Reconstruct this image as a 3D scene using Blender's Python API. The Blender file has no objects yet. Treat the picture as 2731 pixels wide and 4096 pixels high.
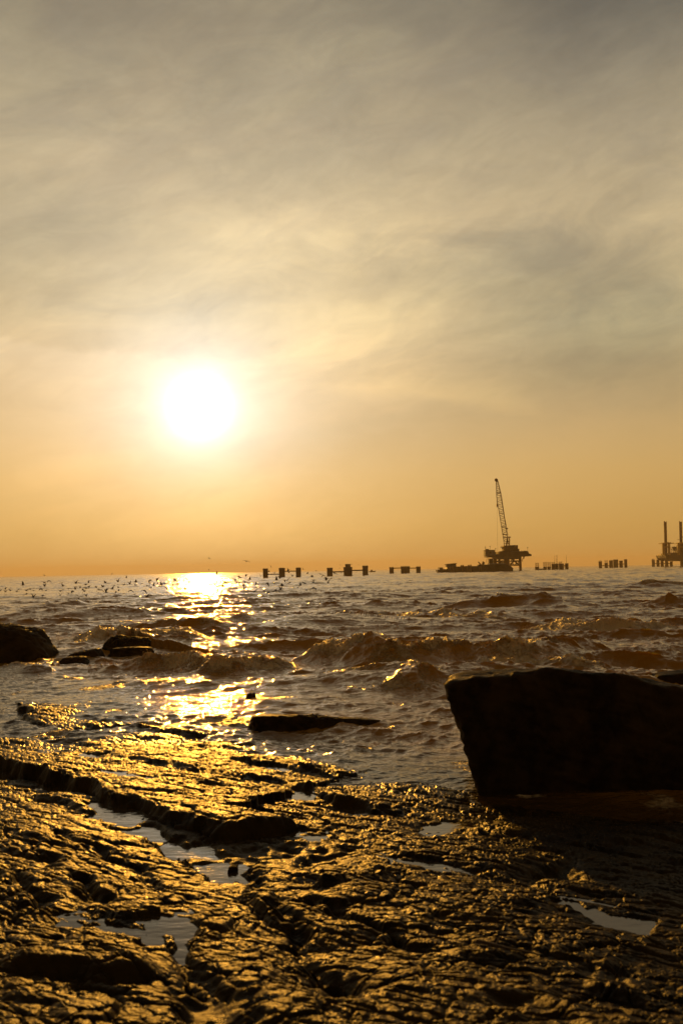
import bpy, bmesh, math, random
import numpy as np
from mathutils import Vector, Matrix

C = bpy.context.scene
COL = C.collection
random.seed(7)
rng = np.random.default_rng(7)

# ------------------------------------------------------------------ camera
H = 2.35                                   # metres above the sea
FPX, CX, CY = 3982.0, 1365.5, 2048.0       # a 35 mm lens in pixels of the 2731 x 4096 picture
PITCH, ROLL = math.radians(3.35), math.radians(1.04)
_f = np.array([0, math.cos(PITCH), math.sin(PITCH)])
_r0 = np.array([1.0, 0, 0]); _u0 = np.array([0, -math.sin(PITCH), math.cos(PITCH)])
_r = math.cos(ROLL) * _r0 - math.sin(ROLL) * _u0
_u = math.sin(ROLL) * _r0 + math.cos(ROLL) * _u0
cam = bpy.data.objects.new('camera', bpy.data.cameras.new('camera'))
COL.objects.link(cam)
cam.matrix_world = Matrix(((_r[0], _u[0], -_f[0], 0), (_r[1], _u[1], -_f[1], 0), (_r[2], _u[2], -_f[2], H), (0, 0, 0, 1)))
cam.data.sensor_fit = 'VERTICAL'; cam.data.sensor_height = 36.0
cam.data.lens = FPX / 4096 * 36.0
cam.data.clip_start = 0.1; cam.data.clip_end = 30000
cam.data.dof.use_dof = True; cam.data.dof.focus_distance = 45; cam.data.dof.aperture_fstop = 4.0
C.camera = cam

def ray(px, py):
    d = _f + (px - CX) / FPX * _r + (CY - py) / FPX * _u
    return d / np.linalg.norm(d)
def W(px, py, D):                           # the point at depth D (metres ahead) seen at a pixel of the picture
    d = ray(px, py); t = D / d[1]
    return np.array([0, 0, H]) + d * t
def G(px, py, z=0.0):                       # the point at height z seen at a pixel
    d = ray(px, py); t = (z - H) / d[2]
    return np.array([0, 0, H]) + d * t

# ------------------------------------------------------------------ sun, sky, exposure
SUN = ray(800, 1632)
SUN_EL = math.asin(SUN[2]); SUN_AZ = math.atan2(SUN[0], SUN[1])
C.view_settings.view_transform = 'Standard'; C.view_settings.look = 'None'
C.view_settings.exposure = 0.0; C.view_settings.gamma = 1.0
C.cycles.max_bounces = 6; C.cycles.diffuse_bounces = 2; C.cycles.glossy_bounces = 3
C.cycles.transmission_bounces = 2; C.cycles.volume_bounces = 0
C.cycles.sample_clamp_indirect = 4.0; C.cycles.sample_clamp_direct = 0.0
C.cycles.caustics_reflective = False; C.cycles.caustics_refractive = False

sun = bpy.data.objects.new('sun', bpy.data.lights.new('sun', 'SUN'))
COL.objects.link(sun)
sun.data.energy = 2.3; sun.data.angle = math.radians(0.6); sun.data.color = (1.0, 0.44, 0.045)
sun.rotation_mode = 'QUATERNION'
sun.rotation_quaternion = Vector(SUN).to_track_quat('Z', 'Y')

class E:                                    # arithmetic on node sockets
    def __init__(s, nt, sock): s.nt, s.s = nt, sock
    def _m(s, op, *a):
        n = s.nt.nodes.new('ShaderNodeMath'); n.operation = op
        for i, v in enumerate((s,) + a):
            if isinstance(v, E): s.nt.links.new(v.s, n.inputs[i])
            else: n.inputs[i].default_value = v
        return E(s.nt, n.outputs[0])
    def __add__(s, o): return s._m('ADD', o)
    __radd__ = __add__
    def __mul__(s, o): return s._m('MULTIPLY', o)
    __rmul__ = __mul__
    def __sub__(s, o): return s._m('SUBTRACT', o)
    def __rsub__(s, o): return (s * -1.0) + o
    def __truediv__(s, o): return s._m('DIVIDE', o)
    def exp(s): return s._m('EXPONENT')
    def clamp(s): 
        r = s._m('MAXIMUM', 0.0); return r._m('MINIMUM', 1.0)
    def sstep(s, a, b, o0=0.0, o1=1.0):
        n = s.nt.nodes.new('ShaderNodeMapRange'); n.interpolation_type = 'SMOOTHSTEP'
        s.nt.links.new(s.s, n.inputs[0])
        for i, v in enumerate((a, b, o0, o1)): n.inputs[i + 1].default_value = v
        return E(s.nt, n.outputs[0])
    def lstep(s, a, b, o0=0.0, o1=1.0):
        n = s.nt.nodes.new('ShaderNodeMapRange'); s.nt.links.new(s.s, n.inputs[0])
        for i, v in enumerate((a, b, o0, o1)): n.inputs[i + 1].default_value = v
        return E(s.nt, n.outputs[0])
def nd(nt, t, **kw):
    n = nt.nodes.new(t)
    for k, v in kw.items(): setattr(n, k, v)
    return n
def put(nt, sock, v):
    if isinstance(v, E): nt.links.new(v.s, sock)
    elif hasattr(v, 'is_output'): nt.links.new(v, sock)
    else: sock.default_value = v
def mixc(nt, fac, a, b, mode='MIX'):
    n = nd(nt, 'ShaderNodeMix', data_type='RGBA', blend_type=mode)
    put(nt, n.inputs[0], fac)
    for i, v in ((6, a), (7, b)):
        put(nt, n.inputs[i], v if not isinstance(v, tuple) else (*v, 1.0) if len(v) == 3 else v)
    return n.outputs[2]
def noise(nt, vec, scale, detail=4, rough=0.55, dist=0.0, lac=2.0):
    n = nd(nt, 'ShaderNodeTexNoise'); nt.links.new(vec, n.inputs['Vector'])
    n.inputs['Scale'].default_value = scale; n.inputs['Detail'].default_value = detail
    n.inputs['Roughness'].default_value = rough; n.inputs['Distortion'].default_value = dist
    return E(nt, n.outputs['Fac'])
def ramp(nt, fac, stops):
    n = nd(nt, 'ShaderNodeValToRGB'); put(nt, n.inputs[0], fac)
    el = n.color_ramp.elements
    while len(el) > 1: el.remove(el[-1])
    el[0].position = stops[0][0]; el[0].color = (*stops[0][1], 1)
    for p, c in stops[1:]:
        e = el.new(p); e.color = (*c, 1)
    return n.outputs[0]

def make_world():
    w = bpy.data.worlds.new('World'); C.world = w; w.use_nodes = True
    nt = w.node_tree; nt.nodes.clear()
    out = nd(nt, 'ShaderNodeOutputWorld'); bg = nd(nt, 'ShaderNodeBackground')
    nt.links.new(bg.outputs[0], out.inputs[0])
    tc = nd(nt, 'ShaderNodeTexCoord'); D = tc.outputs['Generated']
    sp = nd(nt, 'ShaderNodeSeparateXYZ'); nt.links.new(D, sp.inputs[0])
    x, y, z = (E(nt, sp.outputs[i]) for i in range(3))
    v = z._m('ARCSINE') * 57.2958             # elevation in degrees
    u = x._m('ARCTAN2', y) * 57.2958          # azimuth in degrees, right positive
    dt = nd(nt, 'ShaderNodeVectorMath', operation='DOT_PRODUCT'); nt.links.new(D, dt.inputs[0]); dt.inputs[1].default_value = tuple(SUN)
    ang = E(nt, dt.outputs['Value'])._m('MINIMUM', 0.9999999)._m('ARCCOSINE') * 57.2958
    def uv(rot, su, sv, off=(0, 0)):
        c = nd(nt, 'ShaderNodeCombineXYZ'); cr, sr = math.cos(math.radians(rot)), math.sin(math.radians(rot))
        put(nt, c.inputs[0], (u * cr + v * sr) * su + off[0]); put(nt, c.inputs[1], (v * cr - u * sr) * sv + off[1])
        put(nt, c.inputs[2], v * 0.02)
        return c.outputs[0]
    nA = noise(nt, uv(9, .045, .105, (4.7, 1.3)), 1.0, 9, .55, .5)             # broad sheets
    nB = noise(nt, uv(10, .15, .36, (3.1, 7.7)), 1.0, 10, .6, .9)  # streaks
    nC = noise(nt, uv(-8, .35, .5, (1.7, 2.2)), 1.0, 5, .6, .3)   # ragged edges
    nD = noise(nt, uv(12, .06, .2, (9.3, 4.1)), 1.0, 6, .5, .3)
    # the clear air between, from the Sky Texture
    sky = nd(nt, 'ShaderNodeTexSky', sky_type='NISHITA'); sky.sun_disc = False
    sky.sun_elevation = SUN_EL; sky.sun_rotation = SUN_AZ; sky.dust_density = 6.0; sky.air_density = 1.2; sky.ozone_density = 1.0
    nis = mixc(nt, 1.0, sky.outputs[0], (0.055, 0.05, 0.048), 'MULTIPLY')
    # the veil of cloud
    veil = ramp(nt, v.lstep(0, 45), [(0.0, (.51, .295, .082)), (.05, (.57, .335, .09)), (.12, (.59, .37, .125)), (.2, (.56, .39, .18)),
                                    (.30, (.57, .445, .245)), (.42, (.555, .45, .275)), (.52, (.47, .395, .26)), (.62, (.37, .32, .22)), (.72, (.27, .24, .17)), (.82, (.21, .185, .135)), (1.0, (.16, .145, .115))])
    up = v.sstep(6, 13)
    tone = mixc(nt, nA.sstep(.34, .66), (.87, .85, .83), (1.19, 1.15, 1.07))
    tone2 = mixc(nt, nB.sstep(.32, .7), (.90, .91, .94), (1.09, 1.08, 1.04))
    cl = mixc(nt, up, veil, mixc(nt, 1.0, mixc(nt, 1.0, veil, tone, 'MULTIPLY'), tone2, 'MULTIPLY'))
    nE = noise(nt, uv(14, .34, .72, (5.5, 1.2)), 1.0, 10, .62, 1.2); nF = noise(nt, uv(18, .10, .30, (2.5, 8.2)), 1.0, 9, .6, 1.2)
    wisp = (nE - .5) * .26 + (1.0 - ((nF - .5)._m('ABSOLUTE') * 9.0)).clamp() * .05 * v.sstep(8, 14) + 1.0
    wc = nd(nt, 'ShaderNodeCombineXYZ'); put(nt, wc.inputs[0], wisp); put(nt, wc.inputs[1], wisp); put(nt, wc.inputs[2], wisp)
    cl = mixc(nt, up, cl, mixc(nt, 1.0, cl, wc.outputs[0], 'MULTIPLY'))
    wob = (nC - .5) * 5.0 + (nB - .5) * 7.0
    def blob(cu, cv, ru, rv, k, col):
        nonlocal cl
        d = (((u - cu) / ru) * ((u - cu) / ru) + ((v - cv + wob * .5) / rv) * ((v - cv + wob * .5) / rv))
        f = (d * -1.0).exp() * k
        cl = mixc(nt, f, cl, mixc(nt, 1.0, cl, col, 'MULTIPLY'))
    blob(18, 31, 11, 6, 1.0, (.38, .42, .52))
    blob(-16, 30, 10, 5, .7, (.62, .63, .68))
    blob(16, 13, 10, 4.0, 1.0, (.62, .70, .80))
    blob(9.5, 16.8, 7, 1.9, .8, (.70, .75, .83))
    blob(-19, 19, 7, 3.2, .8, (.72, .76, .82)); blob(0, 16.5, 15, 4, .55, (1.16, 1.13, 1.06))
    blob(-13, 14.6, 10, 1.4, .35, (.88, .88, .88))
    blob(2, 19.5, 9, 2.6, .55, (1.22, 1.19, 1.12))
    blob(4, 13.5, 8, 2.6, .3, (1.22, 1.18, 1.12))
    # ragged lit edge above the sun, and the long edge that runs from the sun to the right
    e1 = (v - 12.55 - (u + 14) * -.085 - (nC - .5) * 1.6 - (nB - .5) * 1.2)
    lit1 = e1.sstep(-.3, .25, 1, 0) * e1.sstep(-4.5, -.3) * u.sstep(-5.8, -8.0)
    cl = mixc(nt, lit1 * .7, cl, mixc(nt, 1.0, cl, (1.22, 1.25, 1.40), 'MULTIPLY'))
    e2 = (v - 10.9 + (u + 4) * .145 - (nB - .5) * 2.0)
    lit2 = e2.sstep(-.5, .3) * e2.sstep(3.2, .3) * u.sstep(-3, 2) * u.sstep(13, 8.5)
    cl = mixc(nt, lit2 * .8, cl, mixc(nt, 1.0, cl, (1.28, 1.25, 1.15), 'MULTIPLY'))
    cover = nD.sstep(.3, .6) * .06 + .90
    col = mixc(nt, cover, nis, cl)
    # light scattered round the sun by the thin cloud
    gmod = (nB - .5) * .35 + (nE - .5) * .45 + 1.0
    g1 = ((ang / -6.5).exp() * .50) * gmod
    g3 = ((ang / 1.2)._m('POWER', 2.0) * -1.0).exp() * 2.0
    def addc(a, f, c):
        cc = nd(nt, 'ShaderNodeVectorMath', operation='SCALE'); cc.inputs[0].default_value = c; put(nt, cc.inputs['Scale'], f)
        n = nd(nt, 'ShaderNodeVectorMath', operation='ADD'); nt.links.new(a, n.inputs[0]); nt.links.new(cc.outputs[0], n.inputs[1])
        return n.outputs[0]
    lowv = v.sstep(1.5, 9.0)
    g2 = g1 * lowv; g1 = g1 * (1.0 - lowv) * 2.3
    col = addc(col, g1, (1.0, .70, .32)); col = addc(col, g2, (.80, .88, .78)); col = addc(col, (ang / -2.3).exp() * .85 * v.sstep(0, 8), (.6, .85, 1.15)); col = addc(col, g3, (1.0, .95, .82))
    # the sky overhead and behind is much dimmer than the side of the sun
    col = mixc(nt, ang.sstep(28, 75), col, mixc(nt, 1.0, col, (.47, .38, .27), 'MULTIPLY'))
    nt.links.new(col, bg.inputs[0]); bg.inputs[1].default_value = 1.0
    w.cycles.sampling_method = 'MANUAL'; w.cycles.sample_map_resolution = 1024
make_world()

# ------------------------------------------------------------------ numpy noise
def _hash(ix, iy, seed):
    h = (ix.astype(np.int64) * 374761393 + iy.astype(np.int64) * 668265263 + seed * 982451653) & 0xFFFFFFFF
    h = ((h ^ (h >> 13)) * 1274126177) & 0xFFFFFFFF
    return (h ^ (h >> 16)) & 0xFFFFFFFF
def perlin(x, y, seed=0):
    x0 = np.floor(x); y0 = np.floor(y); fx = x - x0; fy = y - y0
    ux = fx * fx * fx * (fx * (fx * 6 - 15) + 10); uy = fy * fy * fy * (fy * (fy * 6 - 15) + 10)
    def g(ix, iy, dx, dy):
        a = _hash(ix, iy, seed) * (2 * math.pi / 4294967296.0)
        return np.cos(a) * dx + np.sin(a) * dy
    a = g(x0, y0, fx, fy); b = g(x0 + 1, y0, fx - 1, fy); c = g(x0, y0 + 1, fx, fy - 1); d = g(x0 + 1, y0 + 1, fx - 1, fy - 1)
    return ((a + (b - a) * ux) + ((c + (d - c) * ux) - (a + (b - a) * ux)) * uy) * 1.5
def fbm(x, y, octv=4, seed=0, gain=0.5):
    s = 0; a = 1.0
    for i in range(octv):
        s = s + a * perlin(x * 2 ** i + 17.3 * i, y * 2 ** i - 9.1 * i, seed + i); a *= gain
    return s
def sst(x, a, b):
    t = np.clip((x - a) / (b - a), 0, 1); return t * t * (3 - 2 * t)
def worley(x, y, seed=0):                   # F1, F2-F1 and a cell value
    ix = np.floor(x); iy = np.floor(y)
    f1 = np.full(x.shape, 9.0); f2 = np.full(x.shape, 9.0); cv = np.zeros(x.shape)
    for dx in (-1, 0, 1):
        for dy in (-1, 0, 1):
            h = _hash(ix + dx, iy + dy, seed); h2 = _hash(ix + dx, iy + dy, seed + 77)
            px = ix + dx + h / 4294967296.0; py = iy + dy + h2 / 4294967296.0
            d = np.hypot(px - x, py - y)
            cl = d < f1
            f2 = np.where(cl, f1, np.minimum(f2, d)); f1 = np.where(cl, d, f1)
            cv = np.where(cl, ((h >> 5) & 1023) / 1023.0, cv)
    return f1, f2 - f1, cv

# ------------------------------------------------------------------ object helpers
def link(o, parent=None):
    COL.objects.link(o)
    if parent is not None: o.parent = parent
    return o
def tag(o, label=None, cat=None, group=None, kind=None):
    if label: o['label'] = label
    if cat: o['category'] = cat
    if group: o['group'] = group
    if kind: o['kind'] = kind
    return o
def thing(name, loc, label, cat, group=None):
    o = bpy.data.objects.new(name, None); o.empty_display_size = .1; o.location = tuple(loc); link(o)
    return tag(o, label, cat, group)
def np_mesh(name, verts, faces, smooth=True):
    me = bpy.data.meshes.new(name)
    n, m = len(verts), len(faces); k = faces.shape[1]
    me.vertices.add(n); me.vertices.foreach_set('co', np.ascontiguousarray(verts, dtype=np.float32).ravel())
    me.loops.add(m * k); me.loops.foreach_set('vertex_index', np.ascontiguousarray(faces, dtype=np.int32).ravel())
    me.polygons.add(m); me.polygons.foreach_set('loop_start', np.arange(0, m * k, k, dtype=np.int32))
    me.polygons.foreach_set('loop_total', np.full(m, k, dtype=np.int32))
    me.update(calc_edges=True)
    me.polygons.foreach_set('use_smooth', np.full(m, smooth, dtype=bool))
    return me
def attr(me, name, vals):
    a = me.attributes.new(name, 'FLOAT', 'POINT'); a.data.foreach_set('value', np.ascontiguousarray(vals, dtype=np.float32).ravel())
def grid_faces(nr, nc, wrap):
    i = np.arange(nr - 1)[:, None]; j = np.arange(nc if wrap else nc - 1)[None, :]
    j2 = (j + 1) % nc
    return np.stack([i * nc + j, i * nc + j2, (i + 1) * nc + j2, (i + 1) * nc + j], -1).reshape(-1, 4)[:, ::-1]

class MB:                                   # collects solids, becomes ONE mesh object
    def __init__(s, org=(0, 0, 0)): s.bm = bmesh.new(); s.o = np.array(org, float)
    def box(s, a, b):
        lo = np.minimum(a, b) - s.o; hi = np.maximum(a, b) - s.o
        vs = [s.bm.verts.new((x, y, z)) for x in (lo[0], hi[0]) for y in (lo[1], hi[1]) for z in (lo[2], hi[2])]
        for f in ((0, 1, 3, 2), (4, 6, 7, 5), (0, 4, 5, 1), (2, 3, 7, 6), (0, 2, 6, 4), (1, 5, 7, 3)): s.bm.faces.new([vs[i] for i in f])
    def bar(s, p, q, r, n=6, r2=None, cap=True):
        p = np.array(p, float) - s.o; q = np.array(q, float) - s.o; d = q - p; L = np.linalg.norm(d); d /= max(L, 1e-9)
        a = np.cross(d, (0, 0, 1.0)); 
        if np.linalg.norm(a) < 1e-3: a = np.array([1.0, 0, 0])
        a /= np.linalg.norm(a); b = np.cross(d, a); r2 = r if r2 is None else r2
        A = []; B = []
        for i in range(n):
            t = 2 * math.pi * (i + .5) / n; o = math.cos(t) * a + math.sin(t) * b
            A.append(s.bm.verts.new(p + o * r)); B.append(s.bm.verts.new(q + o * r2))
        for i in range(n): s.bm.faces.new((A[i], A[(i + 1) % n], B[(i + 1) % n], B[i]))
        if cap: s.bm.faces.new(A[::-1]); s.bm.faces.new(B)
    def prism(s, pts, y0, y1):              # an x-z outline with real depth from y0 to y1
        A = [s.bm.verts.new(np.array([p[0], y0, p[1]]) - s.o) for p in pts]; B = [s.bm.verts.new(np.array([p[0], y1, p[1]]) - s.o) for p in pts]
        n = len(pts)
        for i in range(n): s.bm.faces.new((A[i], A[(i + 1) % n], B[(i + 1) % n], B[i]))
        s.bm.faces.new(A[::-1]); s.bm.faces.new(B)
    def build(s, name, mat, parent=None, bevel=0.0):
        bmesh.ops.recalc_face_normals(s.bm, faces=s.bm.faces)
        if bevel: bmesh.ops.bevel(s.bm, geom=s.bm.edges[:], offset=bevel, segments=2, affect='EDGES')
        me = bpy.data.meshes.new(name); s.bm.to_mesh(me); s.bm.free()
        o = bpy.data.objects.new(name, me); me.materials.append(mat); link(o, parent)
        if parent is None: o.location = tuple(s.o)
        return o

# ------------------------------------------------------------------ materials
def mat_base(name):
    m = bpy.data.materials.new(name); m.use_nodes = True; nt = m.node_tree; b = nt.nodes['Principled BSDF']
    tc = nd(nt, 'ShaderNodeTexCoord'); return m, nt, b, tc
def bump(nt, b, h, dist, strength=1.0):
    n = nd(nt, 'ShaderNodeBump'); put(nt, n.inputs['Height'], h); n.inputs['Distance'].default_value = dist; n.inputs['Strength'].default_value = strength
    return n
def mat_plain(name, c1, c2, scale, rough=.7, metal=0.0, bd=.02):
    m, nt, b, tc = mat_base(name)
    n = noise(nt, tc.outputs['Object'], scale, 5, .6)
    put(nt, b.inputs['Base Color'], mixc(nt, n.sstep(.35, .65), c1, c2))
    b.inputs['Roughness'].default_value = rough; b.inputs['Metallic'].default_value = metal
    bp = bump(nt, b, noise(nt, tc.outputs['Object'], scale * 6, 3), bd, .6); nt.links.new(bp.outputs[0], b.inputs['Normal'])
    return m
def attrib(nt, name):
    n = nd(nt, 'ShaderNodeAttribute', attribute_name=name); return E(nt, n.outputs['Fac'])

def mat_water():
    m, nt, b, tc = mat_base('muddy_sea_water'); P = tc.outputs['Object']
    foam = attrib(nt, 'foam'); far = attrib(nt, 'far')
    fn = noise(nt, P, 3.0, 6, .65, .3); fn2 = noise(nt, P, 14.0, 4, .6)
    ff = (foam * 1.15 + (fn - .5) * 2.4 * foam + (fn2 - .5) * 1.8 * foam).sstep(.30, .80)
    mud = noise(nt, P, .12, 4)
    base = mixc(nt, mud.sstep(.3, .7), (.28, .134, .012), (.36, .178, .018))
    base = mixc(nt, attrib(nt, 'shallow'), base, (.055, .030, .008))            # clear shallows let the dark rock show
    put(nt, b.inputs['Base Color'], mixc(nt, ff, base, (.60, .46, .29)))
    put(nt, b.inputs['Roughness'], ff * .45 + .05 + far * .10)
    b.inputs['IOR'].default_value = 1.333
    mp = nd(nt, 'ShaderNodeMapping'); nt.links.new(P, mp.inputs[0]); mp.inputs['Scale'].default_value = (.40, 1.0, 1.0); mp.inputs['Rotation'].default_value = (0, 0, .25)
    b.inputs['Specular IOR Level'].default_value = .34; b.inputs['Specular Tint'].default_value = (1, .8, .5, 1)
    h = noise(nt, mp.outputs[0], 2.4, 5, .58, .5) * 1.0 + noise(nt, mp.outputs[0], 11.0, 3, .5, .3) * .16 + ff * (fn2 * 1.4 + fn * .8)
    h = h + noise(nt, mp.outputs[0], 34.0, 2, .5, .2) * .05
    bp = bump(nt, b, h, .065, 1.0); nt.links.new(bp.outputs[0], b.inputs['Normal']); put(nt, bp.inputs['Strength'], 1.0 - far * .7)
    b.inputs['Subsurface Weight'].default_value = .08; b.inputs['Subsurface Radius'].default_value = (1.0, .5, .12); b.inputs['Subsurface Scale'].default_value = .35
    return m
def mat_pool():
    m, nt, b, tc = mat_base('still_pool_water'); P = tc.outputs['Object']
    b.inputs['Base Color'].default_value = (.045, .03, .015, 1); b.inputs['Roughness'].default_value = .05; b.inputs['IOR'].default_value = 1.333
    mp = nd(nt, 'ShaderNodeMapping'); nt.links.new(P, mp.inputs[0]); mp.inputs['Scale'].default_value = (.5, 1.0, 1.0)
    bp = bump(nt, b, noise(nt, mp.outputs[0], 9, 3), .006, .8); nt.links.new(bp.outputs[0], b.inputs['Normal'])
    return m
def mat_rock(name='wet_rock', wetattr=True, rough=.31, c=((.008, .0055, .003), (.026, .017, .008), (.040, .026, .008)), bd=.02):
    m, nt, b, tc = mat_base(name); P = tc.outputs['Object']
    n1 = noise(nt, P, 1.3, 5, .6, .4); n2 = noise(nt, P, 7, 6, .62); n3 = noise(nt, P, 38, 4, .6); n4 = noise(nt, P, 110, 3, .6)
    col = mixc(nt, n2.sstep(.35, .68), c[0], c[1]); col = mixc(nt, n1.sstep(.42, .66) * .85, col, c[2])
    put(nt, b.inputs['Base Color'], col)
    r = (n2 * .6 + n3 * .4).lstep(.35, .65, rough - .12, rough + .24)
    h = n2 * .7 + n3 * .8 + n4 * .25
    if wetattr:
        wet = attrib(nt, 'wet'); r = r * (1.0 - wet) + wet * .10
        h = h * (1.0 - wet * .85)
    put(nt, b.inputs['Roughness'], r); b.inputs['IOR'].default_value = 1.34; b.inputs['Specular IOR Level'].default_value = .05; b.inputs['Specular Tint'].default_value = (1, .74, .36, 1)
    bp = bump(nt, b, h, bd * .5, 1.0); nt.links.new(bp.outputs[0], b.inputs['Normal'])
    return m
M_WATER = mat_water(); M_POOL = mat_pool(); M_ROCK = mat_rock()
M_BOULDER = mat_rock('boulder_rock', False, .5, ((.010, .007, .004), (.026, .016, .009), (.042, .027, .014)), .02)
M_CONC = mat_plain('weathered_concrete', (.13, .10, .07), (.20, .155, .11), .6, .85)
M_STEEL = mat_plain('rusty_steel', (.09, .05, .025), (.14, .085, .045), .4, .6, .2)
M_DARK = mat_plain('dark_steel', (.045, .035, .028), (.075, .06, .045), .4, .6, .2)
M_YEL = mat_plain('faded_yellow_paint', (.38, .25, .06), (.28, .17, .05), .5, .5)
M_BLUE = mat_plain('blue_grey_paint', (.10, .12, .14), (.14, .15, .16), .5, .5)
M_GULL = mat_plain('gull_feathers', (.035, .028, .022), (.07, .055, .045), 6, .8, 0, .002)
M_WOOD = mat_plain('wet_driftwood', (.05, .032, .018), (.08, .052, .03), 12, .45, 0, .004)
M_GLASS = mat_plain('dark_window_glass', (.03, .03, .03), (.05, .05, .05), .5, .12)

# ------------------------------------------------------------------ the rocky shelf
SX = np.array([-60, -20, -7, -3.5, -1.2, .5, 1.6, 2.6, 4, 10, 60.]); SY = np.array([46, 31, 18.8, 15.2, 12.6, 11.0, 10.0, 9.0, 8.6, 9.5, 14.])
def shore_y(X): return np.interp(X, SX, SY)
def base_z(X, Y):
    ys = shore_y(X); t = (ys - Y) / (ys - 3.5)
    return np.where(t > 0, 0.75 * np.clip(t, 0, 1.12) ** 1.5, .7 * t).clip(-1.6, .9)
def on_shelf(px, py):                        # where a pixel's ray meets the shelf's general slope
    d = ray(px, py); t = 2.0
    for _ in range(60):
        p = np.array([0, 0, H]) + d * t
        dz = p[2] - float(base_z(np.array(p[0]), np.array(p[1])))
        t += max(dz, -.5) / max(-d[2], .02) * .5
    return np.array([0, 0, H]) + d * t
def seg_dist(X, Y, poly, closed):
    best = np.full(X.shape, 1e9); side = np.zeros(X.shape); par = np.zeros(X.shape)
    n = len(poly); acc = 0
    for i in range(n if closed else n - 1):
        a = poly[i]; b = poly[(i + 1) % n]; dx, dy = b[0] - a[0], b[1] - a[1]; L2 = dx * dx + dy * dy; L = math.sqrt(L2)
        t = np.clip(((X - a[0]) * dx + (Y - a[1]) * dy) / L2, 0, 1)
        d = np.hypot(X - a[0] - t * dx, Y - a[1] - t * dy); m = d < best
        cr = dx * (Y - a[1]) - dy * (X - a[0])
        best = np.where(m, d, best); side = np.where(m, np.sign(cr), side); par = np.where(m, acc + t * L, par); acc += L
    return best, side, par, acc
def inside(X, Y, poly):
    c = np.zeros(X.shape, bool); n = len(poly)
    for i in range(n):
        a = poly[i]; b = poly[(i + 1) % n]
        cond = (a[1] > Y) != (b[1] > Y)
        xx = (b[0] - a[0]) * (Y - a[1]) / ((b[1] - a[1]) or 1e-9) + a[0]
        c ^= cond & (X < xx)
    return c
# outlines of the pools and ledges, as read off the ground
POOLS = [  # outline, drop of the water below the general slope
    ([(345, 3215), (470, 3225), (560, 3290), (660, 3330), (900, 3385), (1010, 3375), (1230, 3345), (1330, 3340), (1270, 3390), (1060, 3420), (1010, 3450), (985, 3480),
      (900, 3475), (800, 3440), (690, 3420), (560, 3350), (400, 3300), (350, 3260)], .10),
    ([(745, 3950), (860, 3925), (1080, 3925), (1075, 3975), (960, 4000), (990, 4050), (960, 4120), (700, 4140), (730, 4020)], .05),
    ([(-60, 2850), (20, 2862), (125, 2918), (60, 2925), (-60, 2918)], .06),
    ([(190, 2950), (290, 2938), (320, 2955), (240, 2968)], .05),
    ([(2170, 3475), (2280, 3445), (2350, 3470), (2290, 3510), (2190, 3498)], .05),
    ([(1690, 3310), (1790, 3300), (1800, 3325), (1720, 3330)], .04),
    ([(2400, 3635), (2560, 3655), (2540, 3680), (2420, 3660)], .04),
    ([(1215, 3750), (1250, 3780), (1320, 3850), (1345, 3880), (1290, 3850), (1240, 3800)], .05),
    ([(720, 3800), (770, 3830), (790, 3880), (750, 3860)], .04),
    ([(2450, 3820), (2540, 3815), (2520, 3860), (2460, 3880)], .05),
    ([(340, 3575), (450, 3570), (430, 3600), (360, 3598)], .04),
    ([(160, 3425), (230, 3415), (240, 3440), (190, 3450)], .04),
    ([(330, 3020), (410, 3035), (380, 3050), (320, 3040)], .05),
    ([(1270, 3390), (1370, 3395), (1330, 3425), (1220, 3430)], .05),
]
LEDGES = [  # line of a scarp that faces the camera, height
    ([(-80, 3050), (90, 3110), (330, 3190), (520, 3245), (640, 3300), (900, 3355), (1020, 3345), (1215, 3320)], .27, 2.2),
    ([(-60, 2790), (60, 2830), (130, 2900), (260, 2930)], .16, 1.5),
    ([(740, 3180), (850, 3190), (950, 3185)], .10, .8),
    ([(520, 2905), (640, 2935), (820, 2965)], .14, .9),
    ([(-100, 3850), (200, 3870), (480, 3885), (700, 3865)], .13, .8),
    ([(100, 3190), (250, 3225), (350, 3265)], .12, .7),
    ([(1250, 3510), (1330, 3540), (1420, 3560)], .12, .6),
    ([(1150, 3160), (1350, 3230), (1550, 3270)], .10, .9),
    ([(880, 3060), (1050, 3080), (1170, 3110)], .10, .8),
    ([(1780, 3320), (1900, 3345), (1990, 3335)], .10, .5),
    ([(2480, 3400), (2560, 3390), (2640, 3405)], .12, .5),
    ([(850, 3560), (1000, 3620), (1150, 3690), (1330, 3760)], .10, .8),
    ([(1700, 3800), (1950, 3830), (2150, 3825)], .07, .5),
    ([(2100, 3950), (2350, 3990), (2731, 4010)], .10, .7),
    ([(400, 3660), (600, 3720), (750, 3770)], .07, .6),
]
CRACKS = [[(1030, 3480), (1120, 3600), (1250, 3760), (1400, 3920)], [(700, 3700), (790, 3850), (900, 4000)], [(30, 3490), (130, 3560), (180, 3620)], [(1180, 3560), (1500, 3690), (1700, 3760)],
          [(2240, 3600), (2500, 3670), (2760, 3740)], [(250, 3330), (500, 3440), (780, 3560)], [(300, 3500), (340, 3600)]]
def _grow(pl, k): c = np.mean(pl, 0); return [c + (np.array(p) - c) * k for p in pl]
POOLS_W = [([on_shelf(*p)[:2] for p in (pl if i == 0 else _grow(pl, 1.0 if i == 1 else 1.4))], dr) for i, (pl, dr) in enumerate(POOLS)]

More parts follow.
